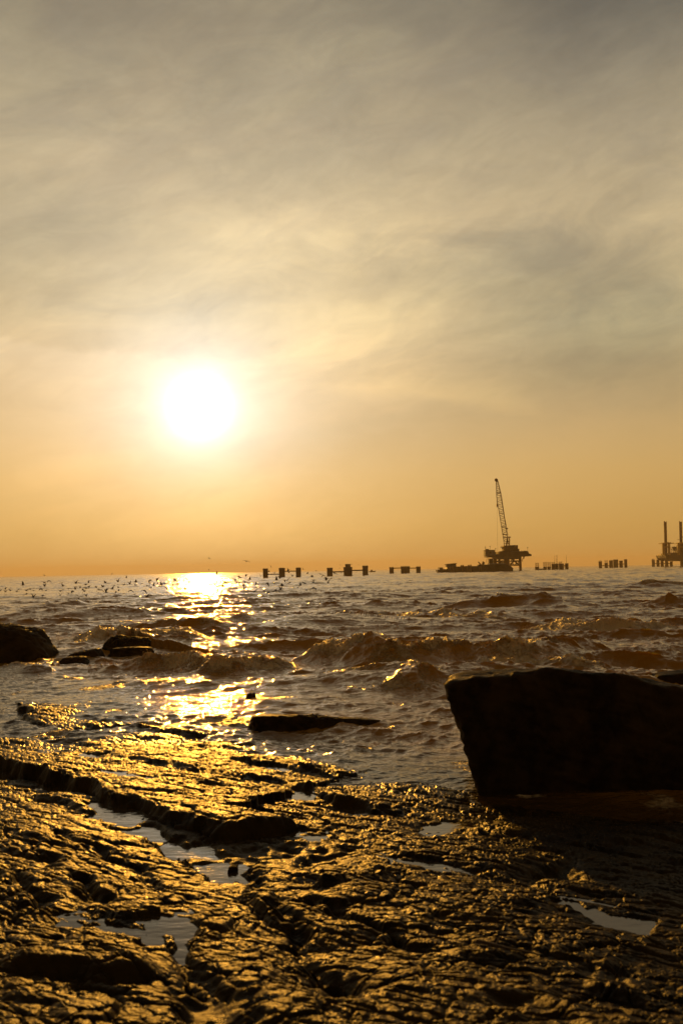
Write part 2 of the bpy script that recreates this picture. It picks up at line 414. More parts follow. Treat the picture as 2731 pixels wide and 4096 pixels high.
def saw(u, edge=.14):
    f = u - np.floor(u); return np.where(f < edge, f / edge, 1 - (f - edge) / (1 - edge))
def terrain(X, Y, pools=True):
    z = base_z(X, Y)
    w1 = fbm(X * .55, Y * .55, 3, 11); w2 = fbm(X * 2.1, Y * 2.1, 3, 23); w3 = fbm(X * 6, Y * 6, 2, 24)
    s = .74 * X - .67 * Y; t = .67 * X + .74 * Y
    z = z + .045 * w1 + .05 * perlin(X * .28, Y * .28, 5)
    m1 = sst(perlin(s * .30, t * .8, 31), -.25, .45); m2 = sst(perlin(s * .7, t * 1.9, 32), -.2, .4); m3 = sst(perlin(s * 1.7, t * 4.2, 33), -.2, .4)
    z += .045 * m1 * (saw(t / 1.45 + .34 * w1 + .08 * w2) - .5)
    z += .025 * m2 * (saw(t / .52 + .55 * w1 + .22 * w2) - .5)
    z += .013 * m3 * (saw(t / .19 + .9 * w1 + .45 * w2 + .1 * w3, .2) - .5)
    f1, e, cv = worley(s * 1.5 + .5 * w2, t * 3.0 + .5 * w1, 41)      # blocks along the beds
    z += .018 * (cv - .5) - .024 * np.exp(-(e / .07) ** 2)
    f1b, eb, cvb = worley(s * 6.0 + .6 * w2, t * 12.0 + .5 * w2, 42)
    z += (.009 * (cvb - .5) - .011 * np.exp(-(eb / .10) ** 2) - .009 * f1b ** 2)
    for pl, hh, back in LEDGES:
        P = [on_shelf(*p)[:2] for p in pl]
        d, sd, pr, L = seg_dist(X + .10 * w2 + .03 * w3, Y + .10 * w1 + .05 * w2, P, False)
        sgn = d * sd                                               # positive on the seaward side
        end = sst(pr, 0, .25) * sst(L - pr, 0, .25)
        z += end * hh * .58 * np.where(sgn > 0, np.exp(-d / back) * sst(sgn, 0, .09), -.25 * np.exp(-d / .35))
    for pl in CRACKS:
        P = [on_shelf(*p)[:2] for p in pl]
        d, _, _, _ = seg_dist(X + .09 * w2 + .04 * w3, Y + .09 * w1 + .05 * w2, P, False)
        z -= .06 * np.exp(-(d / (.05 + .025 * w3)) ** 2)
    z += .0045 * (1 - 2 * np.abs(perlin(s * 8 + .8 * w2, t * 17 + .8 * w2, 52))) + .0026 * (1 - 2 * np.abs(perlin(s * 20 + w3, t * 41, 53))) + .004 * fbm(X * 9, Y * 9, 3, 51) + .0030 * fbm(X * 34, Y * 34, 3, 61, .65) * (.3 + 1.2 * sst(w2, -.3, .6))
    if not pools: return z
    for k, ((pl, dr), pz) in enumerate(zip(POOLS_W, POOL_Z)):
        c = np.array(pl); lo = c.min(0) - 1.1; hi = c.max(0) + 1.1
        mk = (X > lo[0]) & (X < hi[0]) & (Y > lo[1]) & (Y < hi[1])
        if not mk.any(): continue
        x = X[mk]; y = Y[mk]; d, _, _, _ = seg_dist(x, y, pl, True); a2, a3 = w2[mk], w3[mk]; zz = z[mk]
        sd = np.where(inside(x, y, pl), -d, d) + (.05 * a2 + .035 * a3) * (1.5 if k == 0 else 1.0)
        bank = sst(sd, -.1, .9 if k == 0 else .35)
        zz = np.where((sd > 0) & (zz > pz), pz + (zz - pz) * (.45 + .55 * bank), zz)
        kk = sst(sd, .06, -.08); zin = pz - .035 + .030 * a2 + .024 * a3
        z[mk] = zz * (1 - kk) + np.minimum(zz, zin) * kk
    return z
POOL_Z = []
for pl, dr in POOLS_W:
    c = np.array(pl); POOL_Z.append(float(np.percentile(terrain(c[:, 0], c[:, 1], False), 22)) - .005)
def polar_cols(dense, step, coarse):
    a = np.radians(np.arange(-dense, dense, step)); b = np.radians(np.arange(dense, 360 - dense, coarse))
    return np.concatenate([a, b])
def build_shore():
    th = polar_cols(27, .042, 3.0)
    r = [.25, .8, 1.4, 2.0, 2.4]
    while r[-1] < 27: r.append(r[-1] + min(max(.0065, r[-1] ** 2 / (995 * 2.0) * .62), .06))
    r += [28, 30, 34, 40, 48, 60]
    r = np.array(r); R, T = np.meshgrid(r, th, indexing='ij'); X = R * np.sin(T); Y = R * np.cos(T)
    Z = terrain(X, Y)
    # low spots hold a film of water: compare with a smoothed copy
    k = 9; Zs = Z.copy()
    for ax in (0, 1):
        Zs = sum(np.roll(Zs, i, ax) for i in range(-k, k + 1)) / (2 * k + 1)
    wet = sst(Zs - Z, .006, .03) * sst(perlin(X * 1.1, Y * 1.1, 71), -.1, .35)
    wet = np.maximum(wet * .3, sst(Z, .06, -.02))
    me = np_mesh('rocky_shore', np.stack([X, Y, Z], -1).reshape(-1, 3), grid_faces(len(r), len(th), True))
    attr(me, 'wet', wet)
    me.materials.append(M_ROCK)
    o = link(bpy.data.objects.new('rocky_shore', me)); tag(o, 'wet layered rock shelf sloping into the sea', None, None, 'structure')
    print('shore', X.shape, len(r))
build_shore()
def build_pools():
    # rain and spray fill every hollow of the shelf up to the lowest point of its rim
    import heapq
    st = .03; xs = np.arange(-9, 8, st); ys = np.arange(2.5, 23, st); GX, GY = np.meshgrid(xs, ys, indexing='ij')
    Z = terrain(GX, GY); nx, ny = Z.shape; z = Z.ravel().tolist(); n = nx * ny
    lev = [0.0] * n; seen = bytearray(n); hp = []
    for i in range(nx):
        for j in (range(ny) if i in (0, nx - 1) else (0, ny - 1)):
            k = i * ny + j; lev[k] = z[k]; seen[k] = 1; hp.append((z[k], k))
    heapq.heapify(hp)
    while hp:
        l, k = heapq.heappop(hp); j = k % ny
        for q, ok in ((k - ny, k >= ny), (k + ny, k < n - ny), (k - 1, j > 0), (k + 1, j < ny - 1)):
            if ok and not seen[q]:
                seen[q] = 1; v = z[q] if z[q] > l else l; lev[q] = v; heapq.heappush(hp, (v, q))
    L = np.array(lev).reshape(nx, ny); dep = L - Z
    mk = (dep > .004) & (L > .03)
    u, inv, cnt = np.unique(L[mk], return_inverse=True, return_counts=True)
    keep = np.zeros_like(mk); mxd = np.zeros(len(u)); np.maximum.at(mxd, inv, dep[mk]); keep[mk] = (cnt[inv] >= 55) & (mxd[inv] > .018)
    W_ = np.where(keep, L, -9.0); D = W_.copy()
    for dx in (-1, 0, 1):
        for dy in (-1, 0, 1): D = np.maximum(D, np.roll(np.roll(W_, dx, 0), dy, 1))
    idx = np.full(D.shape, -1); m = D > -5; idx[m] = np.arange(m.sum())
    verts = np.stack([GX[m], GY[m], D[m] - .0012], -1)
    a, b, c, d = idx[:-1, :-1], idx[1:, :-1], idx[1:, 1:], idx[:-1, 1:]
    Dq = np.stack([D[:-1, :-1], D[1:, :-1], D[1:, 1:], D[:-1, 1:]]); ok = (a >= 0) & (b >= 0) & (c >= 0) & (d >= 0) & (Dq.max(0) - Dq.min(0) < 1e-6)
    f = np.stack([a[ok], b[ok], c[ok], d[ok]], -1)
    me = np_mesh('tide_pools', verts, f); me.materials.append(M_POOL)
    o = link(bpy.data.objects.new('tide_pools', me)); tag(o, 'still pools left between the wet rocks', None, None, 'structure')
    print('pools', len(u), keep.sum() * st * st, 'm2')
    k = np.unravel_index(np.argmin(np.hypot(GX - CS[0], GY - CS[1])), GX.shape)
    return max(float(D[k]), float(Z[k]))
CS = on_shelf(930, 3435)
CS_Z = build_pools()

# ------------------------------------------------------------------ the sea
def ocean_tile(N, L, peak, kmin, kmax, rms, seed, wind=(-.15, -1.0), spread=2.0):
    g = np.random.default_rng(seed)
    k1 = np.fft.fftfreq(N, L / N) * 2 * math.pi; KX, KY = np.meshgrid(k1, k1, indexing='ij'); K = np.hypot(KX, KY); K[0, 0] = 1
    w = np.array(wind) / np.hypot(*wind); cosf = (KX * w[0] + KY * w[1]) / K
    kp = 2 * math.pi / peak
    S = K ** -3.7 * np.exp(-(kp / K) ** 2 * 1.1) * (np.abs(cosf) ** spread + .015)
    S[(K < kmin) | (K > kmax)] = 0; S[0, 0] = 0
    h = (g.normal(size=(N, N)) + 1j * g.normal(size=(N, N))) * np.sqrt(S)
    z = np.fft.ifft2(h); sc = rms / z.real.std()
    return z.real * sc, np.fft.ifft2(-1j * KX / K * h).real * sc, np.fft.ifft2(-1j * KY / K * h).real * sc, L
def sample(tile, X, Y, rot):
    a, bx, by, L = tile; N = a.shape[0]; c, s = math.cos(rot), math.sin(rot)
    u = (X * c + Y * s) / L * N; v = (-X * s + Y * c) / L * N
    i = np.floor(u).astype(np.int64); j = np.floor(v).astype(np.int64); fu = u - i; fv = v - j
    i0, j0, i1, j1 = i % N, j % N, (i + 1) % N, (j + 1) % N
    def q(A): return (A[i0, j0] * (1 - fu) + A[i1, j0] * fu) * (1 - fv) + (A[i0, j1] * (1 - fu) + A[i1, j1] * fu) * fv
    hx, hy = q(bx), q(by)
    return q(a), hx * c - hy * s, hx * s + hy * c
# breaking waves: pixel line along the foot of the face, height, width of face and back, foam
BREAKERS = [
    ([(1130, 2664), (1290, 2664), (1400, 2672), (1520, 2686), (1700, 2680), (1900, 2676), (2130, 2690)], [.3, .6, .95, 1.0, .75, .65, .4], 1.0, .6, 2.6, .95),
    ([(1850, 2690), (2000, 2690), (2250, 2700), (2450, 2705)], [.2, .7, .8, .2], .36, .5, 1.6, .8),
    ([(380, 2668), (560, 2690), (760, 2722), (930, 2722), (1150, 2690), (1300, 2672)], [.2, .75, 1, 1, .8, .6], .58, .5, 1.8, .9),
    ([(-150, 2690), (40, 2702), (220, 2700), (420, 2680)], [.7, .8, .6, .2], .30, .5, 1.6, .5),
    ([(180, 2560), (330, 2570), (450, 2580), (600, 2565), (760, 2562), (930, 2556)], [.5, 1, 1, .7, .6, .3], .55, .7, 2.2, .85),
    ([(420, 2505), (700, 2520), (850, 2520), (1000, 2505), (1120, 2495)], [.3, .8, 1, .8, .3], .46, .7, 2.4, .5),
    ([(1200, 2470), (1350, 2478), (1500, 2470), (1650, 2460)], [.3, .8, .7, .3], .40, .7, 2.2, .45),
    ([(1500, 2466), (1700, 2470), (1850, 2476), (2000, 2482)], [.3, .8, 1, .3], .42, .6, 2.0, .8),
    ([(1990, 2505), (2150, 2512), (2300, 2520), (2500, 2516), (2780, 2500)], [.3, .9, 1, .9, .7], .50, .7, 2.0, 1.0),
    ([(1770, 2424), (1920, 2430), (2080, 2428), (2250, 2432), (2500, 2420)], [.3, 1, 1, .8, .3], .66, 1.3, 3.4, .25),
    ([(1380, 2425), (1500, 2428), (1640, 2422)], [.3, 1, .3], .50, .9, 3.0, .1),
    ([(2400, 2350), (2550, 2352), (2780, 2350)], [.3, 1, .8], .55, 1.3, 4.0, .55),
    ([(2560, 2420), (2650, 2424), (2790, 2420)], [.3, 1, 1], .55, .9, 3.0, .4),
    ([(110, 2420), (200, 2424), (330, 2422)], [.3, 1, .3], .42, .9, 3.0, .45),
    ([(-100, 2458), (200, 2462), (480, 2462), (800, 2452)], [.5, .8, .8, .3], .30, .9, 3.0, .2),
    ([(1600, 2585), (1850, 2590), (2100, 2592)], [.3, 1, .3], .22, .6, 1.8, .2),
    ([(2050, 2615), (2250, 2622), (2500, 2615)], [.3, 1, .3], .26, .6, 1.8, .25),
    ([(2350, 2640), (2550, 2648), (2780, 2640)], [.3, 1, .6], .26, .6, 1.8, .25),
    ([(1400, 2790), (1600, 2775), (1760, 2785)], [.3, 1, .5], .16, .35, 1.0, .55),
    ([(1180, 2720), (1350, 2735), (1500, 2740), (1720, 2770)], [.3, 1, 1, .5], .18, .35, 1.0, .6),
    ([(150, 2655), (350, 2640), (560, 2640)], [.5, .8, .4], .10, .4, 1.2, .65),
    ([(620, 2600), (800, 2595), (1050, 2580)], [.3, 1, .3], .14, .5, 1.5, .4),
    ([(300, 2760), (560, 2765), (900, 2770)], [.3, 1, .4], .13, .35, 1.1, .35),
]
BREAKERS_W = [(np.array([G(*p)[:2] for p in pl]), np.array(am), h * (1.2 if np.mean([q[1] for q in pl]) < 2600 else 1.0), wf * (1.5 if h > .3 else 1.2), wb * 1.2, fm) for pl, am, h, wf, wb, fm in BREAKERS]
def breakers(X, Y):
    z = np.zeros(X.shape); foam = np.zeros(X.shape); push = np.zeros(X.shape)
    for i, (P, am, h, wf, wb, fm) in enumerate(BREAKERS_W):
        pad = wb * 3 + 1; lo = P.min(0) - pad; hi = P.max(0) + pad
        mk = (X > lo[0]) & (X < hi[0]) & (Y > lo[1]) & (Y < hi[1])
        if not mk.any(): continue
        x, y = X[mk], Y[mk]
        sc = 1.0 / max(wf, .3)
        wob = .55 * wf * fbm(x * .35 * sc, y * .15 * sc, 3, 200 + i) * 1.6
        d, sd, pr, L = seg_dist(x, y, [tuple(p) for p in P], False)
        seg = np.concatenate([[0], np.cumsum(np.hypot(*np.diff(P, axis=0).T))])
        a = np.interp(pr, seg, am) * sst(pr, 0, .16 * L) * sst(L - pr, 0, .16 * L); endd = np.minimum(pr, L - pr)
        a = a * (1 - np.where((pr <= 1e-6) | (pr >= L - 1e-6), sst(d, 0, 2.0 * wf + .4), 0))
        q = d * sd - 1.15 * wf + wob                                   # positive behind the crest
        crest = .85 + .42 * fbm(x * .34 * sc, y * .15 * sc, 5, 300 + i, .55)
        prof = np.where(q < 0, np.exp(-(np.abs(q) / wf) ** 1.7), np.exp(-(q / wb) ** 1.4))
        z[mk] += h * a * prof * crest
        push[mk] += h * a * np.exp(-((q - .1 * wf) / (.6 * wf)) ** 2) * .55
        fz = fm * a ** .5 * np.where(q < 0, np.exp(-(q / (1.25 * wf)) ** 2), np.exp(-(q / (.45 * wb)) ** 2))
        tr = fbm(x * 1.4 * sc * .5, y * 1.1 * sc * .5, 3, 400 + i)
        foam[mk] = np.maximum(foam[mk], np.clip(fz * (1.0 + 1.0 * tr), 0, 1))
    return z, foam, push
T1 = ocean_tile(512, 171.0, 9.0, .08, 6.0, .085, 1, spread=7.0)
T2 = ocean_tile(512, 37.0, 2.4, .9, 40.0, .040, 2, (-.2, -1.0), 5.0)
T3 = ocean_tile(512, 9.3, .8, 4.0, 160.0, .0125, 3, (.2, -1.0), 3.0)
T4 = ocean_tile(512, 900.0, 30.0, .02, 1.0, .13, 4)
def sea_surface(X, Y, R):
    off = Y - shore_y(X)
    sf = sst(off, -1, 16); calm = 1 - .75 * sst(perlin(X * .02 + 3.3, Y * .012, 81), .0, .5) * sst(-X, -5, 25) * sst(R, 60, 90) * sst(R, 200, 150)
    a, ax, ay = sample(T1, X, Y, .1); b, bx, by = sample(T2, X, Y, -.3); c, cx, cy = sample(T3, X, Y, .5); d, dx, dy = sample(T4, X, Y, .05)
    k1 = (.14 + .86 * sf) * calm * sst(R, 1500, 500); k2 = (.40 + .60 * sf) * sst(R, 600, 160) * (.4 + .6 * calm); k3 = (.75 + .25 * sf) * sst(R, 120, 30); k4 = sf * .8
    patch = .42 + .85 * sst(perlin(X * .10 + 7.7, Y * .21, 83) + .4 * perlin(X * .31, Y * .6, 84), -.35, .55); k2 = k2 * patch; k3 = k3 * (.35 + .65 * patch)
    z = a * k1 + b * k2 + c * k3 + d * k4
    bz, foam, push = breakers(X, Y)
    z = z + bz
    ch = -1.2
    x2 = X + ch * (ax * k1 + bx * k2 * 1.0 + cx * k3 * .9) ; y2 = Y + ch * (ay * k1 + by * k2 + cy * k3 * .9) - push
    # caps of chop and lace of foam near the shore
    cap = sst(a * k1 / .125 + .5 * perlin(X * .5, Y * .5, 91), 2.0, 3.0) * .55
    lace = sst(fbm(X * .8, Y * .8, 4, 95), .25, .8) * sst(off, 14, 2) * .6
    foam = np.clip(np.maximum(np.maximum(foam, cap * sst(R, 300, 60)), lace), 0, 1)
    tur = fbm(X * 3.6, Y * 3.6, 4, 97, .72) * sst(R, 110, 40) + .6 * perlin(X * 1.3, Y * 1.3, 98)
    tur2 = perlin(X * 11, Y * 11, 99) * sst(R, 45, 15)
    hgt = np.clip(bz / .4, .12, 1)
    z = z + foam * hgt * (.08 * tur + .055 * tur2)
    return x2, y2, z, foam
def build_sea():
    th = polar_cols(25, .036, 4.0)
    r = [4.0, 5.5, 6.5]
    while r[-1] < 9500: r.append(r[-1] + max(.022, min(r[-1] * (.0030 if r[-1] < 110 else .0060), r[-1] ** 2 / 2600 * .5)))
    r = np.array(r); R, T = np.meshgrid(r, th, indexing='ij'); X = R * np.sin(T); Y = R * np.cos(T)
    x, y, z, foam = sea_surface(X, Y, R)
    z[0] = -.4
    me = np_mesh('sea', np.stack([x, y, z], -1).reshape(-1, 3), grid_faces(len(r), len(th), True))
    attr(me, 'foam', foam); attr(me, 'shallow', sst(base_z(x, y), -.40, -.05)); attr(me, 'far', sst(np.log(R), math.log(60), math.log(900)))
    me.materials.append(M_WATER)
    o = link(bpy.data.objects.new('sea', me)); tag(o, 'choppy brown sea glittering under the low sun', None, None, 'structure')
    print('sea', X.shape)
build_sea()

def build_spray():
    # drops thrown up along the breaking crests
    vs = []; fs = []
    oct_v = np.array([(1, 0, 0), (-1, 0, 0), (0, 1, 0), (0, -1, 0), (0, 0, 1), (0, 0, -1)], float)
    oct_f = np.array([(0, 2, 4), (2, 1, 4), (1, 3, 4), (3, 0, 4), (2, 0, 5), (1, 2, 5), (3, 1, 5), (0, 3, 5)])
    for i, (P, am, h, wf, wb, fm) in enumerate(BREAKERS_W):
        if fm < .45 or h < .3: continue
        seg = np.concatenate([[0], np.cumsum(np.hypot(*np.diff(P, axis=0).T))]); L = seg[-1]
        n = int(L * 420 * fm * h / .5)
        q = rng.uniform(0, L, n); cl = fbm(q * .9, q * 0 + i, 3, 500 + i); keep = cl > rng.uniform(-.35, .6, n); q = q[keep]; cl = cl[keep]; n = len(q)
        x = np.interp(q, seg, P[:, 0]); y = np.interp(q, seg, P[:, 1]); a = np.interp(q, seg, am)
        y = y + 1.15 * wf + rng.normal(-.3 * wf, .45 * wf, n); x = x + rng.normal(0, .1, n)
        xs, ys, zs, _ = sea_surface(x, y, np.hypot(x, y))
        zz = zs + np.abs(rng.exponential(.05 + .20 * np.clip(cl, 0, 1) ** 1.5, n)) * a * (h + .3)
        for k in range(n):
            rad = rng.uniform(.003, .010) * (1 if rng.random() < .9 else 1.8)
            fs.append(oct_f + len(vs) * 6); vs.append(oct_v * rad * rng.uniform(.7, 1.3, 3) + (xs[k], ys[k], zz[k]))
    me = np_mesh('sea_spray', np.concatenate(vs), np.concatenate(fs))
    m, nt, b, tc = mat_base('spray_drops'); nz = noise(nt, tc.outputs['Object'], 2.0)
    put(nt, b.inputs['Base Color'], mixc(nt, nz, (.42, .31, .19), (.6, .46, .29))); b.inputs['Roughness'].default_value = .15
    tl = nd(nt, 'ShaderNodeBsdfTranslucent'); tl.inputs[0].default_value = (.85, .66, .38, 1); mx = nd(nt, 'ShaderNodeMixShader'); mx.inputs[0].default_value = .65
    nt.links.new(b.outputs[0], mx.inputs[1]); nt.links.new(tl.outputs[0], mx.inputs[2]); nt.links.new(mx.outputs[0], nt.nodes['Material Output'].inputs[0])
    me.materials.append(m)
    o = link(bpy.data.objects.new('sea_spray', me)); tag(o, 'droplets of spray thrown up by the breaking waves', 'spray', None, 'stuff')
    print('spray', len(vs))
build_spray()

# ------------------------------------------------------------------ boulders
def rock(name, c, planes, label, sub=6, p=11, amp=.05, fr=1.6, seed=0, cat='rock', group=None, strata=.0, mat=None):
    """rounded block: the planes (normal, distance from centre) bound it, then weathering roughens it"""
    bm = bmesh.new(); bmesh.ops.create_icosphere(bm, subdivisions=sub, radius=1.0)
    me = bpy.data.meshes.new(name); bm.to_mesh(me); bm.free()
    K = H / 2.6; planes = [(a, d * K) for a, d in planes]; amp *= K; fr /= K
    n = len(me.vertices); v = np.empty(n * 3, np.float32); me.vertices.foreach_get('co', v); v = v.reshape(-1, 3).astype(float)
    s = np.zeros(n)
    for nn, d in planes:
        nn = np.array(nn, float); nn /= np.linalg.norm(nn)
        s += np.maximum(v @ nn / d, 0) ** p
    q = v / (s ** (1 / p))[:, None]
    def n3(f, sd): return (perlin(q[:, 0] * f + q[:, 2] * f * .37, q[:, 1] * f + q[:, 2] * f * .61, sd) + perlin(q[:, 2] * f + 5.1, q[:, 0] * f * .8 - q[:, 1] * f * .4, sd + 1) + perlin(q[:, 1] * f * .9 - 3.3, q[:, 2] * f + q[:, 0] * f * .2, sd + 2)) / 1.7
    dsp = n3(fr, seed) + .5 * (1 - 2 * np.abs(n3(fr * 2, seed + 10))) + .28 * n3(fr * 4.1, seed + 20) + .16 * n3(fr * 9, seed + 30) + .09 * n3(fr * 21, seed + 40) + .05 * n3(fr * 47, seed + 50)
    q = q + v * (amp * dsp)[:, None]
    if strata:
        tt = q[:, 2] + .25 * q[:, 0] + .1 * q[:, 1]; q[:, :2] *= (1 + strata * (saw(tt / .13 + .4 * n3(fr, seed + 60), .3) - .5))[:, None]
    me.vertices.foreach_set('co', q.astype(np.float32).ravel()); me.update()
    me.polygons.foreach_set('use_smooth', np.ones(len(me.polygons), bool))
    me.materials.append(mat or M_BOULDER)
    o = link(bpy.data.objects.new(name, me)); o.location = tuple(c)
    return tag(o, label, cat, group)
rock('boulder', (2.84, 11.25, .42), [((-1, .12, -.36), 1.535), ((-.35, 1, .1), 1.7), ((.15, .08, 1), .765), ((-.10, .1, 1), .95), ((.02, -1, .10), .85), ((.55, -.8, .55), 1.25), ((1, 0, .2), 2.3), ((0, 1, .2), 1.5), ((0, 0, -1), 1.0)],
     'huge black overhanging boulder standing in shallow water at the edge of the rock shelf', 7, 15, .07, 1.5, 1, 'boulder', None, .014)
LB = G(90, 2640)
rock('boulder', (LB[0] - .85, LB[1] + .8, .08), [((1, -.1, .55), 1.28), ((-1, 0, .2), 1.5), ((.12, 0, 1), .93), ((.1, -1, .35), .85), ((0, 1, .2), 1.0), ((0, 0, -1), .8), ((.5, -.3, 1), 1.05)],
     'large brown boulder cut by the left edge of the picture amid breaking foam', 6, 12, .09, 2.2, 20, 'boulder', None, .02)
MR = G(490, 2612)
rock('rock', (MR[0], MR[1] + .4, .05), [((1, 0, .25), .74), ((-1, 0, .75), .62), ((0.05, 0, 1), .42), ((0, -1, .4), .5), ((0, 1, .2), .6), ((0, 0, -1), .5)],
     'flat-topped dark rock awash in the surf beside a lower slab', 6, 10, .085, 3.0, 40, 'rock', None, .03)
SR = G(525, 2622)
rock('rock', (SR[0] + .05, SR[1] - .1, .08), [((1, 0, .3), .62), ((-1, 0, .5), .6), ((0, 0, 1), .17), ((0, -1, .3), .3), ((0, 1, .2), .3), ((0, 0, -1), .3)],
     'low dark slab lying against the front of the flat-topped surf rock', 5, 10, .04, 3, 50, 'rock', None, .03)
LR = G(345, 2628)
rock('rock', (LR[0], LR[1], .0), [((1, 0, .5), .45), ((-1, 0, .8), .42), ((-.15, 0, 1), .2), ((0, -1, .5), .35), ((0, 1, .2), .4), ((0, 0, -1), .3)],
     'small sloping rock half drowned to the left of the flat-topped surf rock', 5, 9, .04, 3, 60, 'rock', None, .03)
l2 = G(305, 2642)
rock('rock', (l2[0], l2[1], -.02), [((1, 0, .6), .3), ((-1, 0, .8), .34), ((0, 0, 1), .13), ((0, -1, .5), .25), ((0, 1, .2), .3), ((0, 0, -1), .3)],
     'smallest rock between the large brown boulder and the surf rock', 5, 9, .04, 3, 66, 'rock', None, .03)
FR = G(1240, 2908)
rock('rock', (FR[0], FR[1] + .25, -.01), [((1, .1, .8), .92), ((-1, -.1, .15), .97), ((.05, .12, 1), .14), ((.1, -1, .3), .3), ((0, 1, .2), .4), ((0, 0, -1), .3)],
     'long flat dark rock barely above the water in front of the big wave', 6, 8, .075, 4.2, 70, 'rock', None, .02)
TR = G(1005, 2800)
rock('rock', (TR[0], TR[1], .02), [((1, 0, .1), .10), ((-1, 0, .3), .11), ((0, 0, 1), .12), ((0, -1, .2), .12), ((0, 1, .2), .12), ((0, 0, -1), .2)],
     'small knob of rock poking out of the sun glitter', 4, 7, .02, 6, 80, 'rock')
R1 = G(2480, 2737)
rock('rock', (R1[0], R1[1] + .3, .0), [((1, 0, .7), .42), ((-1, 0, .7), .40), ((0, 0, 1), .15), ((0, -1, .4), .3), ((0, 1, .2), .3), ((0, 0, -1), .3)],
     'low rounded dark rock seen just over the top of the huge black boulder', 5, 8, .03, 3, 90, 'rock')
R2 = G(2710, 2732)
rock('rock', (R2[0] + .25, R2[1] + .3, .05), [((1, 0, .2), .8), ((-1, 0, .5), .68), ((-.1, 0, 1), .17), ((0, -1, .3), .35), ((0, 1, .2), .4), ((0, 0, -1), .3)],
     'stepped flat rock at the right edge of the picture beyond the huge boulder', 5, 10, .03, 3, 95, 'rock', None, .06)
BS = G(2480, 3110); 
rock('rock', (BS[0], BS[1] - .35, -.02), [((1, 0, .8), .42), ((-1, 0, .5), .35), ((.12, 0, 1), .17), ((0, -1, .6), .25), ((0, 1, .2), .4), ((0, 0, -1), .3)],
     'dark low stone leaning against the foot of the huge black boulder', 5, 9, .03, 3, 99, 'rock')
CS = on_shelf(930, 3435)
rock('stone', (CS[0], CS[1], CS_Z + .012), [((1, -.3, .05), .026), ((-1, .2, .1), .026), ((.1, -.1, 1), .022), ((.3, -1, .05), .026), ((-.2, 1, 0), .042), ((0, 0, -1), .07)],
     'small squarish dark stone standing up out of the long tide pool', 5, 14, .006, 14, 110, 'stone')

def build_twig():
    a = on_shelf(1905, 3785); b = on_shelf(2160, 3818); n = 14
    pts = []
    for i in range(n):
        t = i / (n - 1); p = a * (1 - t) + b * t
        z = float(terrain(np.array([[p[0]]]), np.array([[p[1]]]))[0, 0])
        pts.append([p[0], p[1], z])
    pts = np.array(pts); z = np.polyval(np.polyfit(np.arange(n), pts[:, 2], 1), np.arange(n)); z += max((pts[:, 2] - z).max(), 0) * .8 + .008
    pts[:, 2] = z; m = MB(pts[n // 2])
    for i in range(n - 1):
        t = i / (n - 1); w = .008 * (1 - .5 * t)
        m.bar(pts[i] + (0, math.sin(i * .7) * .006, 0), pts[i + 1] + (0, math.sin(i * .7 + .7) * .006, 0), w, 7, w * .96)
    m.bar(pts[4], pts[4] + (.03, .05, .025), .004, 5, .002)
    tag(m.build('driftwood_stick', M_WOOD), 'thin driftwood stick lying across the wet rocks in the right foreground', 'stick')
build_twig()

# ------------------------------------------------------------------ piles of the unfinished jetty
def pile_group(label, D, cols, beams, depth=None, rods=(), cages=(), mat=None, extra=None, group='pile groups of the unfinished jetty'):
    """cols: px boxes (x0, x1, ytop, ybase, row); row moves a column back by that many metres"""
    x0 = min(c[0] for c in cols); x1 = max(c[1] for c in cols); yb = max(c[3] for c in cols)
    o = W((x0 + x1) / 2, yb, D); o[2] = 0
    t = thing('pile_group', o, label, 'jetty piles', group)
    for c in cols:
        DD = D + c[4]; a = W(c[0], c[2], DD); b = W(c[1], c[2], DD); w = b[0] - a[0]; m = MB(o)
        zt = (a[2] + b[2]) / 2
        n = 20; cx, cy, r = (a[0] + b[0]) / 2, DD, w / 2
        m.bar((cx, cy, -2.5), (cx, cy, zt - .25 * w), r * .96, n); m.bar((cx, cy, zt - .25 * w - .01), (cx, cy, zt), r, n)
        m.build('column', mat or M_CONC, t)
    for (bx0, by0, bx1, by1, th, row) in beams:
        a = W(bx0, by0, D + row); b = W(bx1, by1, D + row); s = D / FPX * th / 2; m = MB(o)
        m.box((a[0], D + row - .7, min(a[2], b[2]) - s), (b[0], D + row + .7, max(a[2], b[2]) + s)); m.build('beam', M_CONC, t)
    for (cx0, cx1, yt, yb2, row) in cages:
        m = MB(o); a = W(cx0, yt, D + row); b = W(cx1, yb2, D + row); r = (b[0] - a[0]) / 2; cx = (a[0] + b[0]) / 2
        for k in range(14):
            tt = 2 * math.pi * k / 14; p = np.array([cx + r * .93 * math.cos(tt), D + row + r * .93 * math.sin(tt), 0])
            m.bar(p + (0, 0, b[2] - .6), p + (0, 0, a[2] - rng.uniform(0, .25) * (a[2] - b[2]) * .3), .085, 4)
        for hz in (.35, .75):
            zz = b[2] + (a[2] - b[2]) * hz
            for k in range(14):
                t0, t1 = 2 * math.pi * k / 14, 2 * math.pi * (k + 1) / 14
                m.bar((cx + r * .93 * math.cos(t0), D + row + r * .93 * math.sin(t0), zz), (cx + r * .93 * math.cos(t1), D + row + r * .93 * math.sin(t1), zz), .06, 4)
        m.build('rebar_cage', M_STEEL, t)
    for (px, yt, yb2, row) in rods:
        a = W(px, yt, D + row); b = W(px + (yb2 - yt) * .012, yb2, D + row); m = MB(o); m.bar(b, a, .12, 5, .06); m.build('rod', M_STEEL, t)
    return t, o
def q3(x, y): return 1000 + x * .5102, 2150 + y * .5102
def c3(x0, x1, yt, yb, row=0): a = q3(x0, yt); b = q3(x1, yb); return (a[0], b[0], a[1], b[1], row)
def b3(x0, y0, x1, y1, th, row=0): a = q3(x0, y0); b = q3(x1, y1); return (a[0], a[1], b[0], b[1], th * .51, row)
